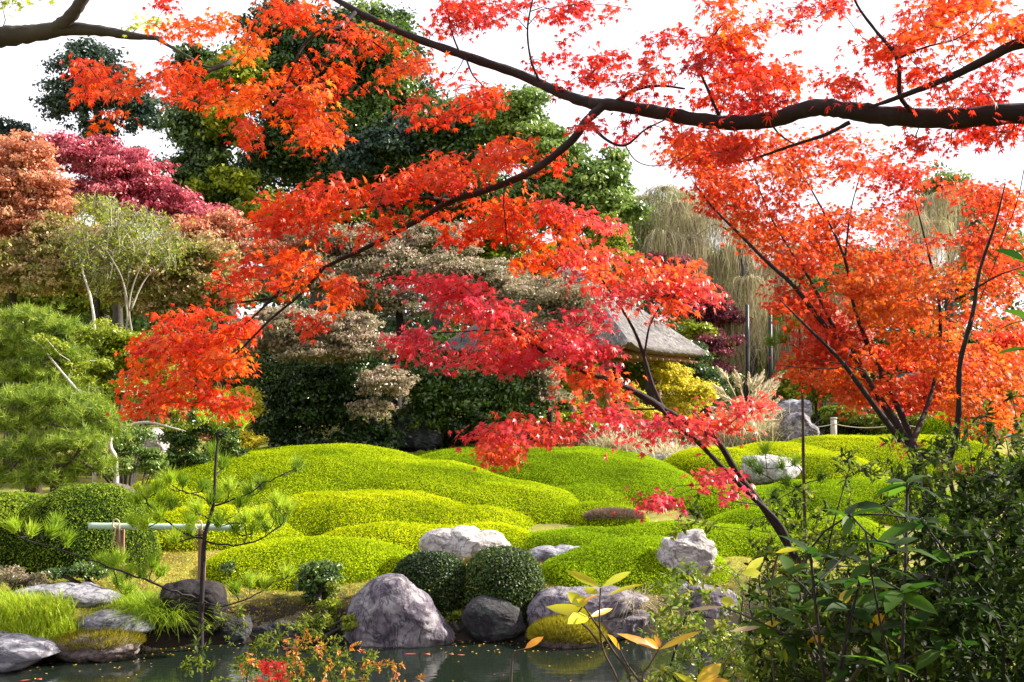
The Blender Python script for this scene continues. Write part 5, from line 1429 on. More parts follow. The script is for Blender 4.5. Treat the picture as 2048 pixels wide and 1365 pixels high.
# overhead maple: trunk stands out of the frame on the right
ob = np.array([3.4, 4.2, 0.0]); ob[2] = G(3.4, 4.2)
O_mains = [
    ([ob - [0, 0, .2], ob + [0.05, 0, 1.4]] + PP([(2640, 480, 4.3), (2500, 300, 4.4), (2300, 235, 4.5), (2048, 226, 4.6), (1900, 238, 4.7), (1780, 232, 4.75), (1700, 222, 4.8), (1630, 216, 4.85), (1540, 240, 4.9), (1440, 246, 4.95), (1330, 228, 5.0), (1240, 212, 5.0), (1180, 208, 5.05)]), 0.058, 0.026),
    (PP([(1190, 209, 5.05), (1130, 190, 5.1), (1040, 150, 5.2), (930, 112, 5.2), (830, 76, 5.3), (740, 36, 5.3), (660, -8, 5.4), (600, -50, 5.4)]), 0.027, 0.012),
    (PP([(1215, 205, 5.02), (1175, 240, 5.0), (1140, 285, 5.0), (1060, 345, 5.05), (960, 385, 5.1), (900, 403, 5.1), (820, 450, 5.15), (730, 497, 5.2), (650, 535, 5.2), (560, 590, 5.3), (505, 602, 5.3), (430, 610, 5.3)]), 0.022, 0.004),
    (PP([(650, 535, 5.2), (600, 590, 5.2), (540, 640, 5.2), (470, 710, 5.25), (380, 780, 5.3)]), 0.008, 0.003),
    (PP([(560, 580, 5.2), (500, 640, 5.3), (430, 690, 5.4), (350, 705, 5.4)]), 0.006, 0.002),
    (PP([(905, 402, 5.1), (850, 397, 5.0), (780, 410, 4.95), (700, 418, 4.9), (640, 432, 4.9), (600, 415, 4.9)]), 0.009, 0.003),
    (PP([(1010, 370, 5.05), (1008, 400, 5.0), (1012, 460, 4.95), (1020, 520, 4.9)]), 0.005, 0.002),
    (PP([(1175, 240, 5.0), (1210, 278, 4.95), (1250, 291, 4.9), (1290, 260, 4.9), (1330, 240, 4.85)]), 0.008, 0.003),
    (PP([(1250, 291, 4.9), (1270, 320, 4.9), (1300, 332, 4.9), (1340, 330, 4.9)]), 0.003, 0.0015),
    (PP([(1230, 205, 5.0), (1270, 180, 4.95), (1320, 172, 4.9), (1370, 178, 4.9)]), 0.011, 0.004),
    (PP([(1080, 166, 5.15), (1062, 120, 5.1), (1055, 60, 5.1), (1065, 0, 5.1), (1070, -30, 5.1)]), 0.006, 0.003),
    (PP([(920, 108, 5.2), (902, 60, 5.2), (893, 0, 5.2)]), 0.005, 0.002),
    (PP([(710, 26, 5.3), (680, 52, 5.2), (640, 62, 5.1), (605, 95, 5.1), (580, 150, 5.05), (560, 190, 5.0)]), 0.011, 0.003),
    (PP([(700, 50, 5.3), (740, 80, 5.2), (775, 110, 5.15), (790, 160, 5.1)]), 0.005, 0.002),
    (PP([(930, 112, 5.2), (945, 150, 5.1), (965, 175, 5.1), (940, 195, 5.1)]), 0.005, 0.002),
    # upper right limb
    ([ob + [0.05, 0, 2.1]] + PP([(2520, 250, 4.3), (2380, 130, 4.3), (2220, 60, 4.35), (2048, 85, 4.4), (1980, 115, 4.45), (1900, 155, 4.5), (1810, 190, 4.6), (1740, 215, 4.65)]), 0.040, 0.007),
    (PP([(1822, 222, 4.7), (1800, 190, 4.65), (1795, 120, 4.6), (1750, 60, 4.6), (1720, 20, 4.6), (1700, -20, 4.6)]), 0.011, 0.004),
    (PP([(1795, 118, 4.6), (1850, 95, 4.55), (1920, 75, 4.5), (1990, 20, 4.4)]), 0.005, 0.002),
    (PP([(1700, 245, 4.75), (1650, 270, 4.8), (1580, 293, 4.85), (1500, 320, 4.9), (1460, 325, 4.9)]), 0.010, 0.003),
    (PP([(1540, 245, 4.9), (1560, 270, 4.9), (1590, 290, 4.85)]), 0.005, 0.003),
    (PP([(1440, 235, 4.95), (1420, 190, 4.9), (1400, 120, 4.9), (1450, 40, 4.9)]), 0.008, 0.003),
    (PP([(2048, 340, 4.9), (2035, 400, 5.0), (2000, 500, 5.1), (1960, 600, 5.2)]), 0.002, 0.002),
]
pO, pP, pB, pD = (0.35, 0.95), (0.0, 0.45), (0.05, 0.6), (0.25, 0.75)
O_mass = [
    ([(310, 60), (400, 0), (500, 0), (520, 130), (520, 230), (470, 280), (400, 200), (330, 190), (300, 130)], 5.1, .35, 0.6, pO),
    ([(500, 0), (640, 0), (700, 40), (660, 160), (690, 240), (670, 310), (620, 310), (580, 250), (520, 220)], 5.1, .35, 0.65, pO),
    ([(470, 220), (520, 220), (520, 290), (495, 300), (470, 285)], 4.9, .15, 1.2, pD),
    ([(600, 210), (660, 220), (675, 290), (640, 315), (605, 300)], 4.9, .15, 1.3, pO),
    ([(640, 40), (780, 60), (860, 110), (850, 160), (760, 190), (700, 130)], 5.3, .3, 0.55, pD),
    ([(650, 130), (740, 160), (760, 200), (720, 210), (650, 200)], 5.2, .3, 0.6, pD),
    ([(200, 0), (400, 0), (330, 60), (260, 50), (220, 30)], 5.3, .3, 0.22, pP),
    ([(120, 95), (190, 90), (210, 140), (170, 165), (125, 150)], 5.0, .2, 0.85, pD),
    ([(190, 140), (270, 130), (310, 175), (260, 200), (240, 265), (215, 270), (150, 232), (160, 200)], 5.0, .2, 0.75, pD),
    ([(300, 155), (420, 160), (480, 200), (440, 225), (330, 190)], 5.0, .2, 0.95, pD),
    ([(830, 110), (960, 160), (1010, 180), (990, 235), (940, 240), (880, 200), (830, 170)], 5.1, .3, 0.85, pD),
    ([(740, 190), (860, 190), (910, 230), (905, 260), (850, 250), (760, 220)], 5.1, .3, 0.65, pD),
    ([(860, 0), (1250, 0), (1300, 60), (1220, 170), (1100, 160), (960, 100), (860, 80)], 5.1, .5, 0.62, pP),
    ([(1050, 120), (1180, 110), (1200, 200), (1110, 170)], 5.1, .3, 0.39, pP),
    ([(1190, 90), (1360, 60), (1500, 80), (1600, 150), (1600, 205), (1500, 225), (1380, 230), (1240, 195)], 5.0, .4, 1.10, pB),
    ([(1340, 0), (1560, 0), (1540, 90), (1420, 90)], 5.0, .4, 0.78, pD),
    ([(1520, 0), (1700, 0), (1700, 30), (1560, 50)], 5.0, .3, 0.91, pB),
    ([(1560, 120), (1700, 150), (1740, 200), (1640, 205)], 4.9, .3, 0.85, pB),
    ([(1690, 40), (1800, 40), (1900, 150), (1800, 185), (1700, 90)], 4.8, .35, 0.85, pB),
    ([(1700, 0), (2060, 0), (2060, 70), (1900, 120), (1760, 60)], 4.6, .35, 1.05, pD),
    ([(1860, 170), (2060, 110), (2060, 190), (1960, 210), (1830, 210)], 4.7, .3, 0.98, pB),
    ([(1720, 255), (1850, 262), (1880, 310), (1780, 300)], 4.9, .3, 0.59, pP),
    ([(1860, 255), (2060, 240), (2060, 340), (1960, 340), (1890, 310)], 4.9, .3, 0.65, pP),
    ([(1100, 235), (1190, 250), (1290, 250), (1300, 285), (1220, 275), (1150, 260)], 5.0, .3, 0.91, pP),
    ([(1280, 245), (1500, 258), (1520, 300), (1400, 320), (1320, 290)], 5.0, .3, 1.23, pB),
    # the long lower branch
    ([(940, 275), (1020, 270), (1060, 300), (1050, 330), (960, 370), (930, 330)], 4.9, .2, 1.2, pD),
    ([(700, 340), (790, 305), (860, 300), (940, 330), (940, 380), (860, 395), (740, 410)], 4.95, .25, 1.3, pD),
    ([(500, 405), (560, 378), (640, 370), (720, 340), (760, 400), (700, 430), (640, 445), (540, 440)], 4.9, .25, 1.2, pD),
    ([(455, 460), (560, 430), (700, 430), (860, 405), (820, 440), (700, 500), (560, 480)], 5.0, .25, 0.85, pD),
    ([(420, 540), (500, 500), (640, 500), (640, 530), (560, 580), (440, 600)], 5.2, .25, 1.25, pD),
    ([(580, 560), (700, 560), (740, 600), (680, 610), (600, 600)], 5.15, .2, 1.1, pO),
    ([(600, 610), (660, 600), (650, 670), (610, 690)], 5.1, .15, 0.55, pB),
    ([(330, 640), (400, 605), (480, 600), (560, 620), (480, 680), (360, 700), (250, 700)], 5.3, .25, 1.7, pD),
    ([(245, 690), (350, 690), (480, 690), (500, 750), (430, 770), (240, 760)], 5.3, .25, 1.7, pO),
    ([(235, 800), (270, 760), (400, 760), (480, 790), (500, 835), (400, 820), (330, 830), (232, 830)], 5.3, .2, 1.5, pD),
    ([(860, 430), (960, 400), (1080, 380), (1180, 420), (1180, 470), (1100, 520), (980, 500), (880, 490)], 5.2, .25, 0.95, pD),
    ([(1000, 470), (1120, 500), (1130, 540), (1060, 545), (1010, 520)], 5.2, .25, 0.85, pO),
    ([(1090, 310), (1130, 300), (1120, 380), (1090, 390)], 5.2, .2, 0.6, pD),
]
maple('maple_tree', 'overhanging orange-red maple whose thick dark branch crosses the top of the picture', ob, O_mains, O_mass, RED_ORANGE, 200, per=13, size=0.030, spread=0.11, dens=1.55, slope=(-0.5, 0.05))

# crimson maple leaning up from the shrubs
mbase = np.array([P(1690, 1500, 5.4)[0], 5.4, 0]); mbase[2] = G(mbase[0], mbase[1])
M_mains = [
    ([mbase - [0, 0, .15]] + PP([(1680, 1380), (1640, 1220), (1590, 1115), (1530, 1020), (1480, 955), (1440, 890), (1400, 860), (1345, 828), (1320, 815)], 5.4), 0.021, 0.013),
    (PP([(1585, 1110), (1560, 1050), (1500, 990), (1445, 935), (1390, 880), (1350, 850), (1320, 815)], 5.3), 0.013, 0.009),
    (PP([(1325, 818, 5.4), (1290, 795, 5.35), (1240, 770, 5.3), (1150, 735, 5.2), (1090, 705, 5.15), (1010, 645, 5.1), (955, 602, 5.05), (880, 570, 5.0)]), 0.019, 0.003),
    (PP([(1325, 815, 5.4), (1305, 770, 5.45), (1290, 720, 5.5), (1272, 670, 5.5), (1245, 620, 5.5), (1205, 560, 5.5), (1160, 480, 5.5), (1135, 410, 5.5)]), 0.011, 0.003),
    (PP([(1288, 718, 5.5), (1300, 650, 5.5), (1330, 600, 5.5), (1350, 580, 5.5)]), 0.006, 0.002),
    (PP([(1325, 818, 5.4), (1250, 820, 5.3), (1180, 822, 5.2), (1120, 840, 5.2)]), 0.005, 0.002),
    (PP([(1150, 735, 5.2), (1060, 665, 5.3), (1000, 660, 5.35), (900, 665, 5.4), (820, 668, 5.4)]), 0.006, 0.002),
    (PP([(1345, 835, 5.4), (1400, 850, 5.3), (1460, 850, 5.2)]), 0.004, 0.002),
    (PP([(1520, 1010, 5.3), (1460, 1000, 5.2), (1400, 970, 5.2)]), 0.004, 0.0015),
]
cA, cB, cC = (0.0, 0.6), (0.25, 0.85), (0.4, 1.0)
M_mass = [
    ([(770, 560), (860, 548), (930, 550), (1000, 585), (1060, 640), (1000, 640), (900, 620), (810, 600)], 5.05, .2, 1.45, cA),
    ([(840, 610), (960, 600), (1080, 640), (1180, 700), (1150, 740), (1060, 720), (960, 690)], 5.1, .25, 1.3, cB),
    ([(735, 690), (830, 660), (960, 680), (1060, 700), (1060, 740), (960, 735), (900, 745), (820, 715)], 5.2, .2, 1.35, cA),
    ([(1060, 590), (1180, 590), (1230, 640), (1220, 740), (1120, 700)], 5.2, .25, 0.85, cA),
    ([(1140, 740), (1240, 730), (1290, 770), (1230, 800), (1130, 780)], 5.2, .2, 0.85, cC),
    ([(880, 888), (930, 860), (1060, 815), (1180, 805), (1300, 820), (1230, 860), (1100, 880), (1000, 900)], 5.15, .2, 1.2, cB),
    ([(935, 885), (1040, 875), (1040, 910), (970, 930)], 5.0, .1, 1.5, cC),
    ([(1200, 840), (1320, 830), (1340, 880), (1240, 915), (1200, 880)], 5.2, .2, 0.5, cA),
    ([(1320, 845), (1380, 815), (1480, 795), (1545, 800), (1535, 855), (1440, 880), (1360, 870)], 5.2, .2, 1.15, cB),
    ([(1130, 560), (1180, 510), (1300, 500), (1390, 530), (1450, 580), (1400, 610), (1310, 650), (1220, 620)], 5.5, .25, 1.25, cC),
    ([(1050, 380), (1180, 400), (1240, 470), (1250, 520), (1180, 560), (1100, 540), (1120, 470)], 5.5, .25, 1.15, cB),
    ([(1400, 570), (1460, 590), (1440, 620), (1390, 620)], 5.5, .15, 0.5, cA),
    ([(1370, 940), (1430, 930), (1490, 980), (1470, 1000), (1400, 980)], 5.2, .12, 1.0, cA),
    ([(1260, 1000), (1350, 965), (1370, 1000), (1350, 1020), (1280, 1030)], 5.2, .12, 0.85, cA),
]
maple('maple_tree', 'crimson young maple with two slim stems leaning left out of the dark shrubs', mbase, M_mains, M_mass, CRIMSON, 201, per=14, size=0.030, spread=0.11, dens=1.5, tier=(48, 5), slope=(-0.05, 0.35))

# burnt orange maple on the right
rbase = np.array([P(1870, 1000, 8.2)[0], 8.2, 0]); rbase[2] = G(rbase[0], rbase[1])
Yr = 8.2
R_mains = [
    ([rbase - [0, 0, .15]] + PP([(1850, 980), (1800, 860), (1740, 770), (1700, 700), (1640, 640), (1590, 575), (1530, 520), (1480, 470), (1430, 420), (1390, 370)], Yr), 0.0450, 0.0054),
    (PP([(1860, 985, 8.3), (1820, 870, 8.4), (1770, 760, 8.5), (1740, 700, 8.5), (1710, 620, 8.5), (1690, 520, 8.5), (1650, 430, 8.6), (1600, 340, 8.6)]), 0.0375, 0.0054),
    (PP([(1800, 880, 8.0), (1740, 800, 7.8), (1680, 720, 7.7), (1620, 660, 7.6), (1560, 600, 7.6)]), 0.0315, 0.0060),
    (PP([(1880, 990, 8.0), (1915, 850, 7.8), (1920, 730, 7.7), (1945, 630, 7.6), (1960, 540, 7.6), (1990, 450, 7.5), (2010, 370, 7.5)]), 0.0315, 0.0060),
    (PP([(1670, 660, 8.2), (1620, 560, 8.3), (1580, 500, 8.3), (1540, 430, 8.4), (1500, 330, 8.4)]), 0.0180, 0.0042),
    (PP([(1690, 520, 8.5), (1700, 430, 8.5), (1720, 350, 8.5)]), 0.0112, 0.0036),
    (PP([(1945, 580, 7.6), (2000, 550, 7.5), (2060, 530, 7.4)]), 0.0105, 0.0030),
    (PP([(1730, 745, 7.9), (1690, 730, 7.8), (1640, 720, 7.7), (1600, 700, 7.7)]), 0.0075, 0.0024),
    (PP([(1700, 700, 7.7), (1680, 735, 7.6), (1600, 735, 7.6), (1550, 730, 7.6)]), 0.0060, 0.0024),
    (PP([(1820, 900, 8.0), (1870, 760, 8.6), (1880, 620, 8.8), (1850, 480, 8.8), (1830, 400, 8.8)]), 0.0263, 0.0048),
]
rA, rB, rC = (0.15, 0.7), (0.4, 1.0), (0.3, 0.8)
R_mass = [
    ([(1325, 285), (1420, 265), (1500, 300), (1500, 400), (1400, 400), (1345, 340)], 8.4, .5, 1.6, rC),
    ([(1400, 380), (1500, 390), (1560, 500), (1480, 490), (1430, 450)], 8.4, .5, 1.4, rC),
    ([(1330, 290), (1500, 262), (1700, 262), (1730, 330), (1600, 400), (1450, 440), (1380, 380)], 9.0, .7, 2.3, rC),
    ([(1700, 262), (1790, 300), (1850, 340), (1860, 400), (1780, 440), (1700, 400)], 9.1, .6, 1.7, rA),
    ([(1440, 420), (1620, 400), (1760, 430), (1850, 470), (1840, 560), (1700, 560), (1560, 540), (1490, 510)], 8.9, .8, 2.6, rC),
    ([(1500, 540), (1620, 540), (1660, 620), (1740, 700), (1700, 740), (1580, 650), (1540, 600)], 8.7, .7, 2.0, rA),
    ([(1640, 560), (1900, 540), (2060, 560), (2060, 700), (1900, 700), (1760, 680)], 8.8, .9, 2.5, rB),
    ([(1860, 400), (1920, 360), (2060, 360), (2060, 560), (1900, 540)], 8.5, .7, 1.7, rA),
    ([(1760, 680), (2060, 700), (2060, 830), (1960, 860), (1860, 780)], 8.7, .8, 2.0, rB),
    ([(1540, 690), (1640, 680), (1790, 710), (1840, 800), (1700, 800), (1640, 770), (1560, 750)], 8.5, .6, 2.6, rC),
    ([(1560, 600), (1700, 600), (1760, 700), (1700, 730), (1600, 700)], 8.5, .5, 1.8, rA), ([(1850, 700), (2060, 700), (2060, 860), (1960, 880), (1860, 800)], 9.1, .5, 1.8, rB),
    ([(1655, 790), (1720, 770), (1760, 790), (1740, 815), (1680, 815)], 8.5, .3, 1.6, rB),
]
maple('maple_tree', 'burnt-orange maple with dark stems fanning out from the right edge', rbase, R_mains, R_mass, BURNT, 202, per=14, size=0.039, spread=0.20, dens=1.35, kk=0.0045, tier=(34, 5), slope=(0.0, 0.4), thin=0.8)

# small pink-red maple sprig branch standing behind the shrubs
sb = np.array([P(1960, 1000, 8.8)[0], 8.8, 0]); sb[2] = G(sb[0], sb[1])
maple('young_maple', 'thin slanting maple sapling with a few bright pink-red leaf tiers before the rope fence', sb,
      [([sb - [0, 0, .1]] + PP([(1900, 960), (1850, 915), (1800, 870), (1770, 830), (1740, 790)], 8.8), 0.022, 0.006)],
      [([(1720, 815), (1800, 800), (1830, 825), (1760, 835)], 8.8, .15, 2.2, cA), ([(1770, 865), (1820, 855), (1830, 885), (1780, 890)], 8.8, .1, 2.6, cA), ([(1820, 880), (1860, 875), (1850, 890), (1800, 900)], 8.8, .1, 2.2, cA),
       ([(1700, 775), (1780, 765), (1830, 790), (1740, 800)], 8.8, .2, 1.8, cA), ([(1830, 925), (1880, 915), (1990, 930), (1960, 980), (1880, 960)], 8.8, .2, 1.2, cA)], CRIMSON, 203, per=8, size=0.032, spread=0.12)

# pale branch of another tree, upper left
ub = np.array([-5.6, 6.2, 0]); ub[2] = G(-5.6, 6.2)
UL = [(-90, 150), (-200, 60)]
maple('maple_tree', 'grey-brown forked limb of a tree off the upper left corner, with a few pink leaves', ub,
      [([ub - [0, 0, .2], ub + [0.1, 0, 2.0]] + PP([(-700, 200), (-350, 90), (-60, 78), (0, 73), (60, 68), (128, 58), (200, 62), (262, 72), (325, 77)], 6.2), 0.11, 0.012),
       (PP([(105, 62, 6.2), (140, 35, 6.15), (165, 0, 6.1), (200, -50, 6.1)]), 0.040, 0.03),
       (PP([(310, 76, 6.2), (370, 110, 6.1), (420, 135, 6.1), (470, 115, 6.1)]), 0.010, 0.005),
       (PP([(470, 115, 6.1), (450, 130, 6.0), (400, 150, 6.0), (375, 165, 6.0)]), 0.014, 0.004)],
      [([(-60, -40), (80, -40), (90, 15), (0, 35), (-60, 30)], 6.2, .3, 1.0, (0.3, 0.9)), ([(230, 10), (340, 20), (330, 70), (250, 60)], 6.2, .3, 0.35, (0.3, 0.9))],
      leafmat('green_turning_leaf', [(0.55, 0.06, 0.10), (0.30, 0.34, 0.03), (0.36, 0.42, 0.03), (0.45, 0.46, 0.05)], 0.5, 0.5, 0.3), 204, bark=BARK_GREY, size=0.034)

# unseen evergreen added beyond the right frame edge to shade the near shrubs
tree('evergreen_tree', 'unseen evergreen added just beyond the right edge, shading the near shrubs', 'tree',
     [(np.array([7.6, 2.6, 3.0]), np.array([1.3, 3.6, 2.3]), 1.6), (np.array([8.2, 6.0, 2.6]), np.array([1.2, 2.2, 1.9]), 1.0), (np.array([7.4, -1.0, 3.0]), np.array([1.3, 2.4, 2.3]), 1.0)],
     0.17, 26000, EVER_DARK, 210, [np.array([7.6, 2.6, G(7.6, 2.6)]), np.array([7.6, 2.6, 1.5]), np.array([7.6, 2.6, 4.0])], tr=0.18, k=60, clump=0.32, inner=0.05)


tree('evergreen_tree', 'unseen evergreen added behind the viewpoint, its crown overhead cutting the sky light', 'tree',  # out-of-view crown added to dim sky light on the near plants
     [(np.array([3.0, -2.5, 6.0]), np.array([4.5, 3.0, 1.8]), 2.0), (np.array([6.5, -2.0, 4.5]), np.array([2.0, 3.0, 3.0]), 1.2), (np.array([-2.5, -3.5, 5.6]), np.array([3.0, 3.0, 1.8]), 1.2)],
     0.20, 26000, EVER_DARK, 211, [np.array([3.5, -4.0, G(3.5, -4.0)]), np.array([3.5, -4.0, 2.5]), np.array([3.2, -3.2, 5.2])], tr=0.22, k=60, clump=0.30, inner=0.05)


# ------------------------------------------------------------------ near shrubs and broad leaves
def oval_leaves(mb, base, dr, nor, L, Wd, rnd, bend=0.25, fold=0.12):
    n = len(base)
    dr = unit(dr); nor = unit(nor - dr * np.sum(nor * dr, 1, keepdims=True)); sd = np.cross(dr, nor)
    L = np.broadcast_to(L, (n,))[:, None]; Wd = np.broadcast_to(Wd, (n,))[:, None]
    def pt(t, s):
        return base + dr * L * t - nor * L * bend * t * t + sd * Wd * s * 0.5 + nor * Wd * fold * abs(s)
    vs = [pt(0, 0), pt(.22, -.72), pt(.22, 0), pt(.22, .72), pt(.5, -1), pt(.5, 0), pt(.5, 1), pt(.78, -.66), pt(.78, 0), pt(.78, .66), pt(1, 0)]
    i = np.arange(n)[:, None] * 11
    q = np.concatenate([i + a for a in ([1, 4, 5, 2], [2, 5, 6, 3], [4, 7, 8, 5], [5, 8, 9, 6])])
    t = np.concatenate([i + a for a in ([0, 1, 2], [0, 2, 3], [7, 10, 8], [8, 10, 9])])
    mb.add(np.stack(vs, 1).reshape(-1, 3), quads=q, tris=t, rnd=np.repeat(rnd, 11))


SHRUB = leafmat('near_shrub_leaf_shaded', [(0.006, 0.014, 0.002), (0.015, 0.031, 0.004), (0.036, 0.062, 0.006), (0.14, 0.19, 0.020), (0.28, 0.29, 0.02)], 0.42, 0.6, 0.15, 1.6)  # near leaf with thicket shade put into its dark tones, lit leaves paler
SHRUB_LIT = leafmat('near_shrub_leaf_lit', [(0.05, 0.09, 0.012), (0.10, 0.17, 0.02), (0.18, 0.26, 0.025), (0.30, 0.34, 0.035), (0.42, 0.30, 0.04)], 0.38, 0.35, 0.45)  # lit version of the near shrub leaf, sunlight put into the colour
BROAD = leafmat('broad_dark_leaf', [(0.008, 0.028, 0.004), (0.022, 0.060, 0.006), (0.055, 0.12, 0.008)], 0.5, 0.55, 0.2, 2.0)
YBROAD = leafmat('broad_yellow_leaf', [(0.55, 0.20, 0.02), (0.62, 0.36, 0.02), (0.55, 0.50, 0.02), (0.38, 0.45, 0.02), (0.50, 0.34, 0.24)], 0.4, 0.35, 0.4, blotch=(28, 0.55))


def rosette_shrub(name, label, cat, base_px, Y, polys, mat, seed, L=0.045, per=9, dens=1.0, stems=7, r0=0.010, group=None, wl=0.36, pal=(0, 1), bark=BARK_DARK, up=0.4):
    base = gp(base_px, Y)
    rs = RS(seed)
    t = thing(name, label, cat, base, group)
    tb = MB(); sk = Skeleton(tb, seed)
    tg = []
    for poly, Yc, dY, den in polys:
        k = max(3, int(poly_area(poly) / 270.0 * den * dens))
        tg += [P(x, y, Yc + rs.uniform(-dY, dY)) for x, y in in_poly(poly, k, rs)]
    tg = np.array([q for q in tg if q[2] > G(q[0], q[1]) + 0.05])
    per = int(per * 1.3)
    for j in range(stems):
        q = tg[rs.randint(len(tg))]
        b = np.array([0.5 * base[0] + 0.5 * q[0] + rs.normal(scale=.1), 0.5 * base[1] + 0.5 * q[1], 0]); b[2] = G(b[0], b[1]) - 0.08
        sk.main([b, b * 0.6 + q * 0.4 + rs.normal(scale=0.08, size=3), b * 0.2 + q * 0.8 + rs.normal(scale=0.05, size=3), q], r0, r0 * .25, 6, 5)
    dirs = sk.reach(tg, rtip=0.0014, step=0.09, k=0.008, sides=4, lift=0.05)
    tb.build('stems', bark, t, smooth=True)
    idx = np.repeat(np.arange(len(tg)), per); m_ = len(idx)
    d = unit(dirs[idx] + [0, 0, up])
    s = rs.uniform(0, 1, m_)[:, None]
    c = tg[idx] - unit(dirs[idx]) * s * L * 2.2
    o = unit(rs.normal(size=(m_, 3)) + d * 0.5)
    nor = unit(rs.normal(scale=.6, size=(m_, 3)) + [0, 0, 1])
    pr = rs.uniform(pal[0], pal[1], len(tg))
    lb = MB()
    oval_leaves(lb, c, o, nor, L * rs.uniform(.55, 1.2, m_), L * wl * rs.uniform(.8, 1.2, m_), np.clip(pr[idx] * .6 + .4 * rs.uniform(pal[0], pal[1], m_), 0, 1))
    lb.build('foliage', mat, t)
    return t


rosette_shrub('azalea_shrub', 'open green azalea bush in front of the upright white rock, nearest the pond', 'shrub', 1430, 6.6,
              [([(1290, 1200), (1330, 1130), (1440, 1120), (1500, 1160), (1500, 1290), (1380, 1320), (1290, 1260)], 6.6, .5, 0.9), ([(1270, 1270), (1340, 1200), (1380, 1240), (1330, 1300)], 6.4, .2, 0.4)], SHRUB_LIT, 220, L=0.05)
rosette_shrub('azalea_shrub', 'low leafy green azalea at the bottom centre-right over the water', 'shrub', 1450, 5.2,
              [([(1330, 1320), (1420, 1280), (1560, 1270), (1640, 1330), (1640, 1420), (1320, 1420)], 5.2, .5, 1.3), ([(1240, 1350), (1330, 1320), (1330, 1400), (1240, 1400)], 5.2, .2, 0.8)], SHRUB_LIT, 221, L=0.042, per=11)
rosette_shrub('azalea_shrub', 'twiggy azalea with leaf rosettes standing against the bright mounds', 'shrub', 1640, 6.0,
              [([(1480, 1060), (1560, 960), (1640, 990), (1700, 1020), (1700, 1150), (1560, 1180), (1480, 1140)], 6.0, .5, 0.85), ([(1640, 940), (1720, 880), (1760, 960), (1700, 1000)], 6.0, .3, 0.5), ([(1340, 1020), (1400, 980), (1420, 1060), (1370, 1070)], 6.0, .2, 0.6), ([(1720, 930), (1830, 910), (1820, 960), (1740, 980)], 6.0, .3, 0.6)], SHRUB, 222, L=0.046, pal=(0.1, 1))
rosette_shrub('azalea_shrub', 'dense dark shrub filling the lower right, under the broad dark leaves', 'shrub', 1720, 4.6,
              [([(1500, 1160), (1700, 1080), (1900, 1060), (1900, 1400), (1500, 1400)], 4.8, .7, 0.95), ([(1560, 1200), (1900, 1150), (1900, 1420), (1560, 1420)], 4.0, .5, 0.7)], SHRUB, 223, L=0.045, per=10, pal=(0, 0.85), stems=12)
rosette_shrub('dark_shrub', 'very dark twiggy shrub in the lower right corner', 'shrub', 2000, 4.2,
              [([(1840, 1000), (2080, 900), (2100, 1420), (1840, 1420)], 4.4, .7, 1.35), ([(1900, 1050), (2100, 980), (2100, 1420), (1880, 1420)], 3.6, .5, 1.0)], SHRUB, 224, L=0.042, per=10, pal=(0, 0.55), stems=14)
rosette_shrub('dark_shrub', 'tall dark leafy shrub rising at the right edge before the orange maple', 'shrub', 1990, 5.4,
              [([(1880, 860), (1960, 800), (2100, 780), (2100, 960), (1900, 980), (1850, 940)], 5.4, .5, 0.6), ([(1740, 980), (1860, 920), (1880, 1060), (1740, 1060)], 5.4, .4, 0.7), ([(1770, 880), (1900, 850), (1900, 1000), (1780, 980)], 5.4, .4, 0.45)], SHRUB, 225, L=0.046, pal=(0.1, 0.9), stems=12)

# broad dark-leaved plant
def broad(name, label, cat, Y, base_px, whorls, mat, seed, Lp=62, wr=0.36, pal=(0, 1), r0=0.010, group=None, nl=6):
    rs = RS(seed); base = gp(base_px, Y)
    t = thing(name, label, cat, base, group)
    tb = MB(); sk = Skeleton(tb, seed)
    ws = np.array([P(x, y, Y + rs.uniform(-.35, .35)) for x, y in whorls])
    hi = ws[np.argsort(-ws[:, 2])]
    for j in range(min(4, len(hi))):
        q = hi[j * max(1, len(hi) // 5)]
        b = base + [rs.normal(scale=.12), rs.normal(scale=.12), -.1]
        sk.main([b, b * .55 + q * .45 + rs.normal(scale=.05, size=3), q], r0, r0 * .4, 7, 6)
    dirs = sk.reach(ws, rtip=0.003, step=0.1, k=0.014, sides=5, lift=-0.1)
    tb.build('stems', BARK_DARK, t, smooth=True)
    for w_, d_ in zip(ws, dirs):
        n = nl + rs.randint(-1, 2)
        a = np.linspace(0, 2 * np.pi, n, endpoint=False) + rs.uniform(0, 6)
        o = np.stack([np.cos(a), np.sin(a), rs.uniform(-0.25, 0.8, n)], 1)
        L = W(Lp, Y) * rs.uniform(.7, 1.15, n)
        lb = MB(); oval_leaves(lb, np.repeat(w_[None], n, 0) - [0, 0, 1] * rs.uniform(0, .02, (n, 1)), o, np.tile([0, 0, 1.0], (n, 1)) + rs.normal(scale=.3, size=(n, 3)), L, L * wr, rs.uniform(pal[0], pal[1], n), bend=0.3)
        lb.build('leaf_whorl', mat, t)
    return t
broad('broadleaf_plant', 'dark plant with large pointed leaves in whorls, lower right', 'shrub', 3.3, 1720,
      [(1815, 965), (1770, 1010), (1700, 1030), (1840, 1040), (1690, 1110), (1640, 1160), (1740, 1130), (1790, 1090), (1600, 1220), (1560, 1270), (1700, 1210), (1760, 1200), (1840, 1150), (1660, 1270), (1900, 1120), (1820, 1250), (1580, 1150), (1720, 1160), (1620, 1100), (1800, 1180), (1750, 1260), (1870, 1210), (1540, 1220), (1690, 1320), (1780, 1330), (1940, 1200), (1880, 1300)], BROAD, 230, Lp=76)
broad('broadleaf_plant', 'dark leafy sprig entering at the right edge above the shrubs', 'shrub', 3.0, 2300, [(2065, 545), (2050, 520), (2070, 700), (2060, 640), (2080, 600), (2055, 870), (2090, 480)], BROAD, 231, Lp=62, r0=0.006)

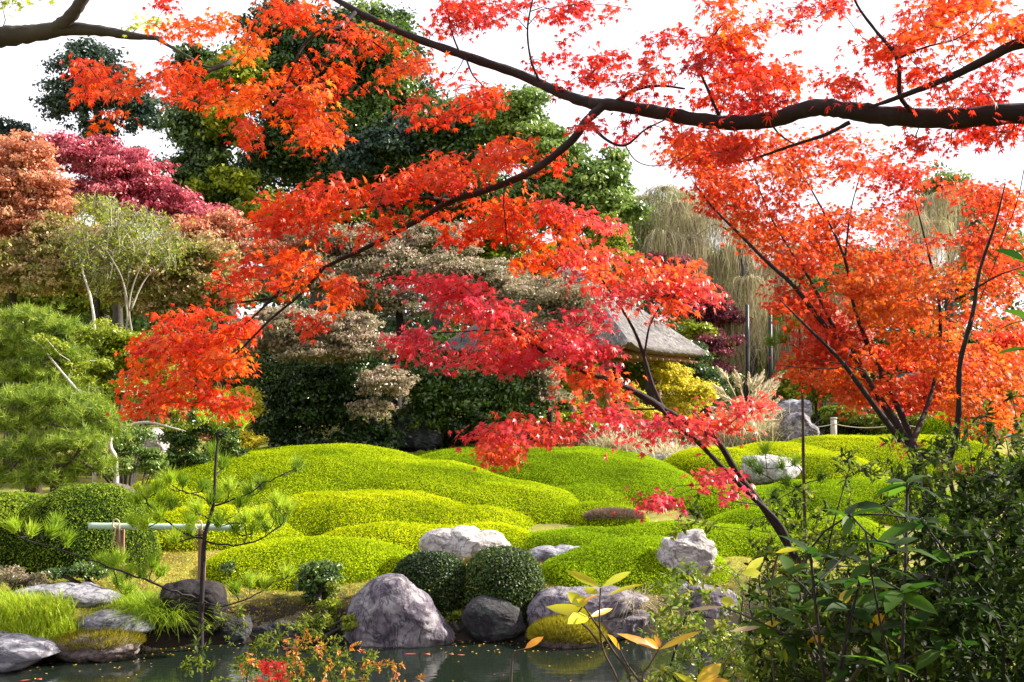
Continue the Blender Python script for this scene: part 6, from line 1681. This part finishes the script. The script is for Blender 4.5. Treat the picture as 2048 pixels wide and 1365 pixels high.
YL = [  # base px, tip px, width px, tone
    [((1200, 1174), (1134, 1148), 17, .55), ((1206, 1174), (1264, 1146), 17, .62), ((1214, 1192), (1282, 1172), 13, .5), ((1164, 1214), (1136, 1186), 26, .6), ((1186, 1230), (1092, 1222), 24, .55), ((1198, 1188), (1166, 1180), 16, .62), ((1178, 1198), (1150, 1214), 22, .55), ((1176, 1232), (1140, 1250), 30, .5), ((1178, 1236), (1230, 1222), 12, .2), ((1160, 1208), (1192, 1194), 10, .1)],
    [((1318, 1300), (1238, 1272), 18, .12), ((1318, 1300), (1402, 1268), 14, .3), ((1318, 1298), (1290, 1280), 16, .15), ((1240, 1300), (1224, 1278), 14, .2), ((1322, 1296), (1308, 1270), 10, .05)],
    [((1050, 1298), (1088, 1276), 15, .05)],
    [((1392, 1372), (1446, 1332), 30, .3), ((1400, 1378), (1350, 1350), 12, .6), ((1400, 1378), (1455, 1365), 26, .2)],
    [((1522, 1146), (1486, 1150), 20, .62), ((1490, 1150), (1530, 1116), 18, .62), ((1550, 1106), (1602, 1100), 12, .6), ((1570, 1140), (1606, 1132), 14, .3), ((1470, 1210), (1440, 1200), 22, .6)],
    [((1700, 1180), (1682, 1215), 20, .35), ((1660, 1255), (1612, 1262), 10, 1.0), ((1645, 1262), (1618, 1312), 26, .3), ((1772, 1228), (1740, 1262), 24, .25), ((1522, 1254), (1462, 1268), 10, 1.0), ((1446, 1214), (1380, 1228), 8, 1.0), ((1560, 1245), (1520, 1260), 16, .4)],
]
YS = [
    (PP([(1262, 1560), (1240, 1380), (1206, 1300), (1199, 1240), (1201, 1176)], 4.0), PP([(1275, 1560), (1262, 1370), (1225, 1300), (1182, 1234), (1166, 1210)], 4.0), PP([(1206, 1300), (1180, 1262), (1154, 1236), (1164, 1214)], 4.0)),
    (PP([(1290, 1560), (1284, 1370), (1300, 1330), (1318, 1300)], 4.0), PP([(1284, 1370), (1255, 1330), (1240, 1300)], 4.0)),
    (PP([(1018, 1560), (1022, 1370), (1028, 1310), (1050, 1298)], 4.0),),
    (PP([(1420, 1560), (1410, 1420), (1396, 1376)], 4.0),),
    (PP([(1560, 1560), (1545, 1300), (1540, 1180), (1522, 1146)], 4.2), PP([(1540, 1180), (1550, 1130), (1560, 1106), (1575, 1140)], 4.2)),
    (PP([(1680, 1560), (1690, 1380), (1660, 1262), (1700, 1180)], 3.6), PP([(1690, 1380), (1740, 1300), (1772, 1228)], 3.6), PP([(1690, 1380), (1600, 1290), (1530, 1250), (1446, 1214)], 3.6)),
]
labs = ['stem with two tiers of large yellow-green leaves in front of the mossy rock', 'stem topped by two long orange-brown leaves spread like wings over the pond', 'single thin twig with one orange curled leaf over the water',
        'yellow broad leaves at the bottom edge among the azaleas', 'yellow-green leaves low among the twigs below the leaning maple stem', 'twigs with yellow and pinkish curled leaves inside the dark shrub']
for i, (lv, st, lb_) in enumerate(zip(YL, YS, labs)):
    Y = [4.0, 4.0, 4.0, 4.0, 4.2, 3.6][i]
    x0, y0 = st[0][0][0], st[0][0][1]
    b = np.array([x0, y0, G(x0, y0)])
    t = thing('yellow_leaf_plant', lb_, 'plant', b, 'yellowing broad-leaved saplings by the pond')
    mb = MB()
    for j, s_ in enumerate(st):
        s_ = list(s_)
        if j == 0: s_ = [b - [0, 0, .05]] + s_
        mb.tube(spline(s_, 6), np.linspace(0.0055, 0.0025, (len(s_) - 1) * 6 + 1), 6)
    mb.build('stem', BARK_BROWN, t, smooth=True)
    rs = RS(300 + i)
    for (a, c, w_, tone) in lv:
        dy = rs.uniform(-.12, .12)
        A, C = P(a[0], a[1], Y), P(c[0], c[1], Y + dy)
        d = C - A; L = np.linalg.norm(d)
        facing = unit(np.array([0, -1.0, 0.75]) + rs.normal(scale=.15, size=3))
        mb = MB(); oval_leaves(mb, A[None], (d + np.array([0, 0, .12 * L]))[None], facing[None], L * 1.03, W(w_, Y) * 1.05, np.array([tone]), bend=0.12, fold=0.10)
        mb.build('leaf', YBROAD, t)

# ------------------------------------------------------------------ young pine, at the pond edge
NEEDLE3 = leafmat('young_pine_needle', [(0.08, 0.14, 0.01), (0.18, 0.29, 0.012), (0.32, 0.44, 0.02), (0.45, 0.52, 0.04)], 0.35, 0.5, 0.2, 1.5)
Y = 10.7
b = P(403, 1288, Y); b[2] = -0.05
pt = thing('young_pine', 'open young black pine with long needle tufts in front of the bamboo rail', 'pine tree', b)
tb = MB(); sk = Skeleton(tb, 300)
Q = lambda l: [P(x, y, Y + (dd[0] if dd else 0)) for x, y, *dd in l]
sk.main([b - [0, 0, .15]] + Q([(402, 1240), (405, 1160), (409, 1080), (420, 1035), (428, 1000), (431, 930), (437, 860), (441, 800)]), 0.029, 0.008, 9, 6)
for l, r in (([(427, 1012), (480, 995), (540, 962), (592, 936)], .011), ([(427, 1012), (390, 990), (350, 982, .2), (330, 970, .2)], .009), ([(409, 1078), (360, 1062), (310, 1022), (278, 985)], .012), ([(409, 1082), (455, 1092, -.1), (510, 1082, -.2), (560, 1052, -.2), (572, 1020, -.2)], .011),
             ([(409, 1070), (350, 1072, .2), (295, 1055, .3)], .008), ([(403, 1200), (340, 1180, -.2), (270, 1152, -.3), (200, 1128, -.3), (120, 1100, -.3), (40, 1075, -.3)], .013), ([(403, 1200), (440, 1214), (500, 1196), (540, 1170), (580, 1152)], .010), ([(436, 1050), (470, 1030), (510, 1010)], .006),
             ([(437, 870), (420, 850), (405, 840)], .004), ([(437, 880), (460, 860), (480, 850)], .004)):
    sk.main(Q(l), r * 0.95, r * .35, 7, 5, jit=0.006)
tufts = [(275, 1000), (292, 990), (312, 978), (322, 1000), (365, 965), (340, 960), (405, 975), (440, 985), (458, 975), (340, 1010), (318, 1035), (380, 1045), (395, 1020), (440, 1045), (470, 1058), (490, 1040), (505, 1060), (522, 1035), (552, 1005), (562, 1012), (550, 1030), (535, 1055), (380, 1070), (290, 1050), (270, 1045), (592, 934), (522, 972), (500, 985),
         (225, 1130), (240, 1120), (255, 1150), (205, 1125), (285, 1150), (320, 1145), (305, 1130), (60, 1065), (30, 1055), (100, 1065), (112, 1050), (130, 1080), (500, 1165), (530, 1170), (570, 1150), (470, 1180), (435, 850), (442, 800), (405, 838), (482, 848), (428, 905), (445, 930), (350, 1080), (420, 1000), (480, 1010), (300, 1020), (255, 1180), (235, 1165), (560, 1045), (575, 1020)]
rs = RS(301)
tp = np.array([P(x, y + 8, Y + rs.uniform(-.3, .3)) for x, y in tufts])
dr = sk.reach(tp, rtip=0.005, step=0.12, k=0.012, sides=5, lift=-0.15)
tb.build('trunk', BARK_DARK, pt, smooth=True)
lb = MB(); needles(lb, tp + [0, 0, .02], 120, 0.17, 0.0095, 302, 0.62, 0.85, axis=unit(dr * .5 + [0, 0, 1])); lb.build('needles', NEEDLE3, pt)
# slender pine right of centre
Y = 9.0; b = gp(1612, 8.7); b[1] = 8.7
pt = thing('young_pine', 'slender bare-stemmed young pine with sparse tufts, right of the pampas grass', 'pine tree', b)
tb = MB(); sk = Skeleton(tb, 310)
sk.main([b - [0, 0, .1]] + Q([(1612, 1200), (1610, 1050), (1607, 930), (1605, 800), (1600, 700), (1598, 610), (1600, 560)]), 0.018, 0.006, 8, 6)
tufts = [(1578, 665), (1568, 685), (1615, 640), (1590, 650), (1560, 640), (1545, 690), (1565, 935), (1590, 930), (1520, 945), (1530, 905), (1630, 700), (1505, 930), (1555, 1000), (1575, 970), (1640, 960), (1600, 560), (1595, 600)]
tp = np.array([P(x, y, Y + rs.uniform(-.3, .3)) for x, y in tufts])
dr = sk.reach(tp, rtip=0.004, step=0.1, k=0.009, sides=5, lift=-0.2)
tb.build('trunk', BARK_BROWN, pt, smooth=True)
lb = MB(); needles(lb, tp, 90, 0.14, 0.006, 303, 0.6, 0.8, axis=unit(dr * .6 + [0, 0, 1])); lb.build('needles', NEEDLE2, pt)

# ------------------------------------------------------------------ low plants along the bottom edge
ORG = leafmat('nandina_orange', [(0.28, 0.20, 0.02), (0.50, 0.28, 0.03), (0.62, 0.20, 0.03), (0.55, 0.30, 0.20)], 0.4, 0.45, 0.3)
REDL = leafmat('nandina_red', [(0.50, 0.02, 0.02), (0.70, 0.05, 0.03), (0.6, 0.10, 0.10)], 0.4, 0.45, 0.3)
rosette_shrub('nandina_shrub', 'feathery green and olive shrub at the bottom edge left of centre', 'shrub', 640, 5.4,
              [([(480, 1290), (560, 1250), (640, 1220), (690, 1270), (720, 1400), (440, 1400)], 5.5, .3, 1.3), ([(700, 1300), (780, 1290), (800, 1380), (700, 1400)], 5.4, .2, 0.7), ([(420, 1210), (470, 1160), (490, 1260), (440, 1290)], 5.6, .2, 0.5)], SHRUB, 320, L=0.026, per=13, r0=0.005, wl=0.34, pal=(0.4, 1))
rosette_shrub('nandina_shrub', 'orange and yellow turning shrub low at the bottom, among the green one', 'shrub', 600, 5.0,
              [([(480, 1330), (600, 1250), (680, 1260), (850, 1350), (850, 1400), (470, 1400)], 5.1, .3, 0.6)], ORG, 321, L=0.022, per=10, r0=0.005, wl=0.4)
rosette_shrub('nandina_shrub', 'small bright red leaf cluster at the bottom edge', 'shrub', 545, 4.8,
              [([(515, 1340), (540, 1318), (570, 1330), (580, 1385), (520, 1385)], 4.8, .12, 2.2)], REDL, 322, L=0.026, per=11, stems=3, r0=0.004, wl=0.4)
rosette_shrub('water_side_plant', 'thin upright weed with paired pale green leaves standing before the pond', 'plant', 400, 5.3,
              [([(385, 1270), (420, 1240), (430, 1330), (390, 1340)], 5.3, .15, 0.7), ([(360, 1320), (440, 1330), (480, 1380), (360, 1400)], 5.2, .2, 0.7)], SHRUB, 323, L=0.034, per=8, stems=4, r0=0.004, pal=(0.3, 1))
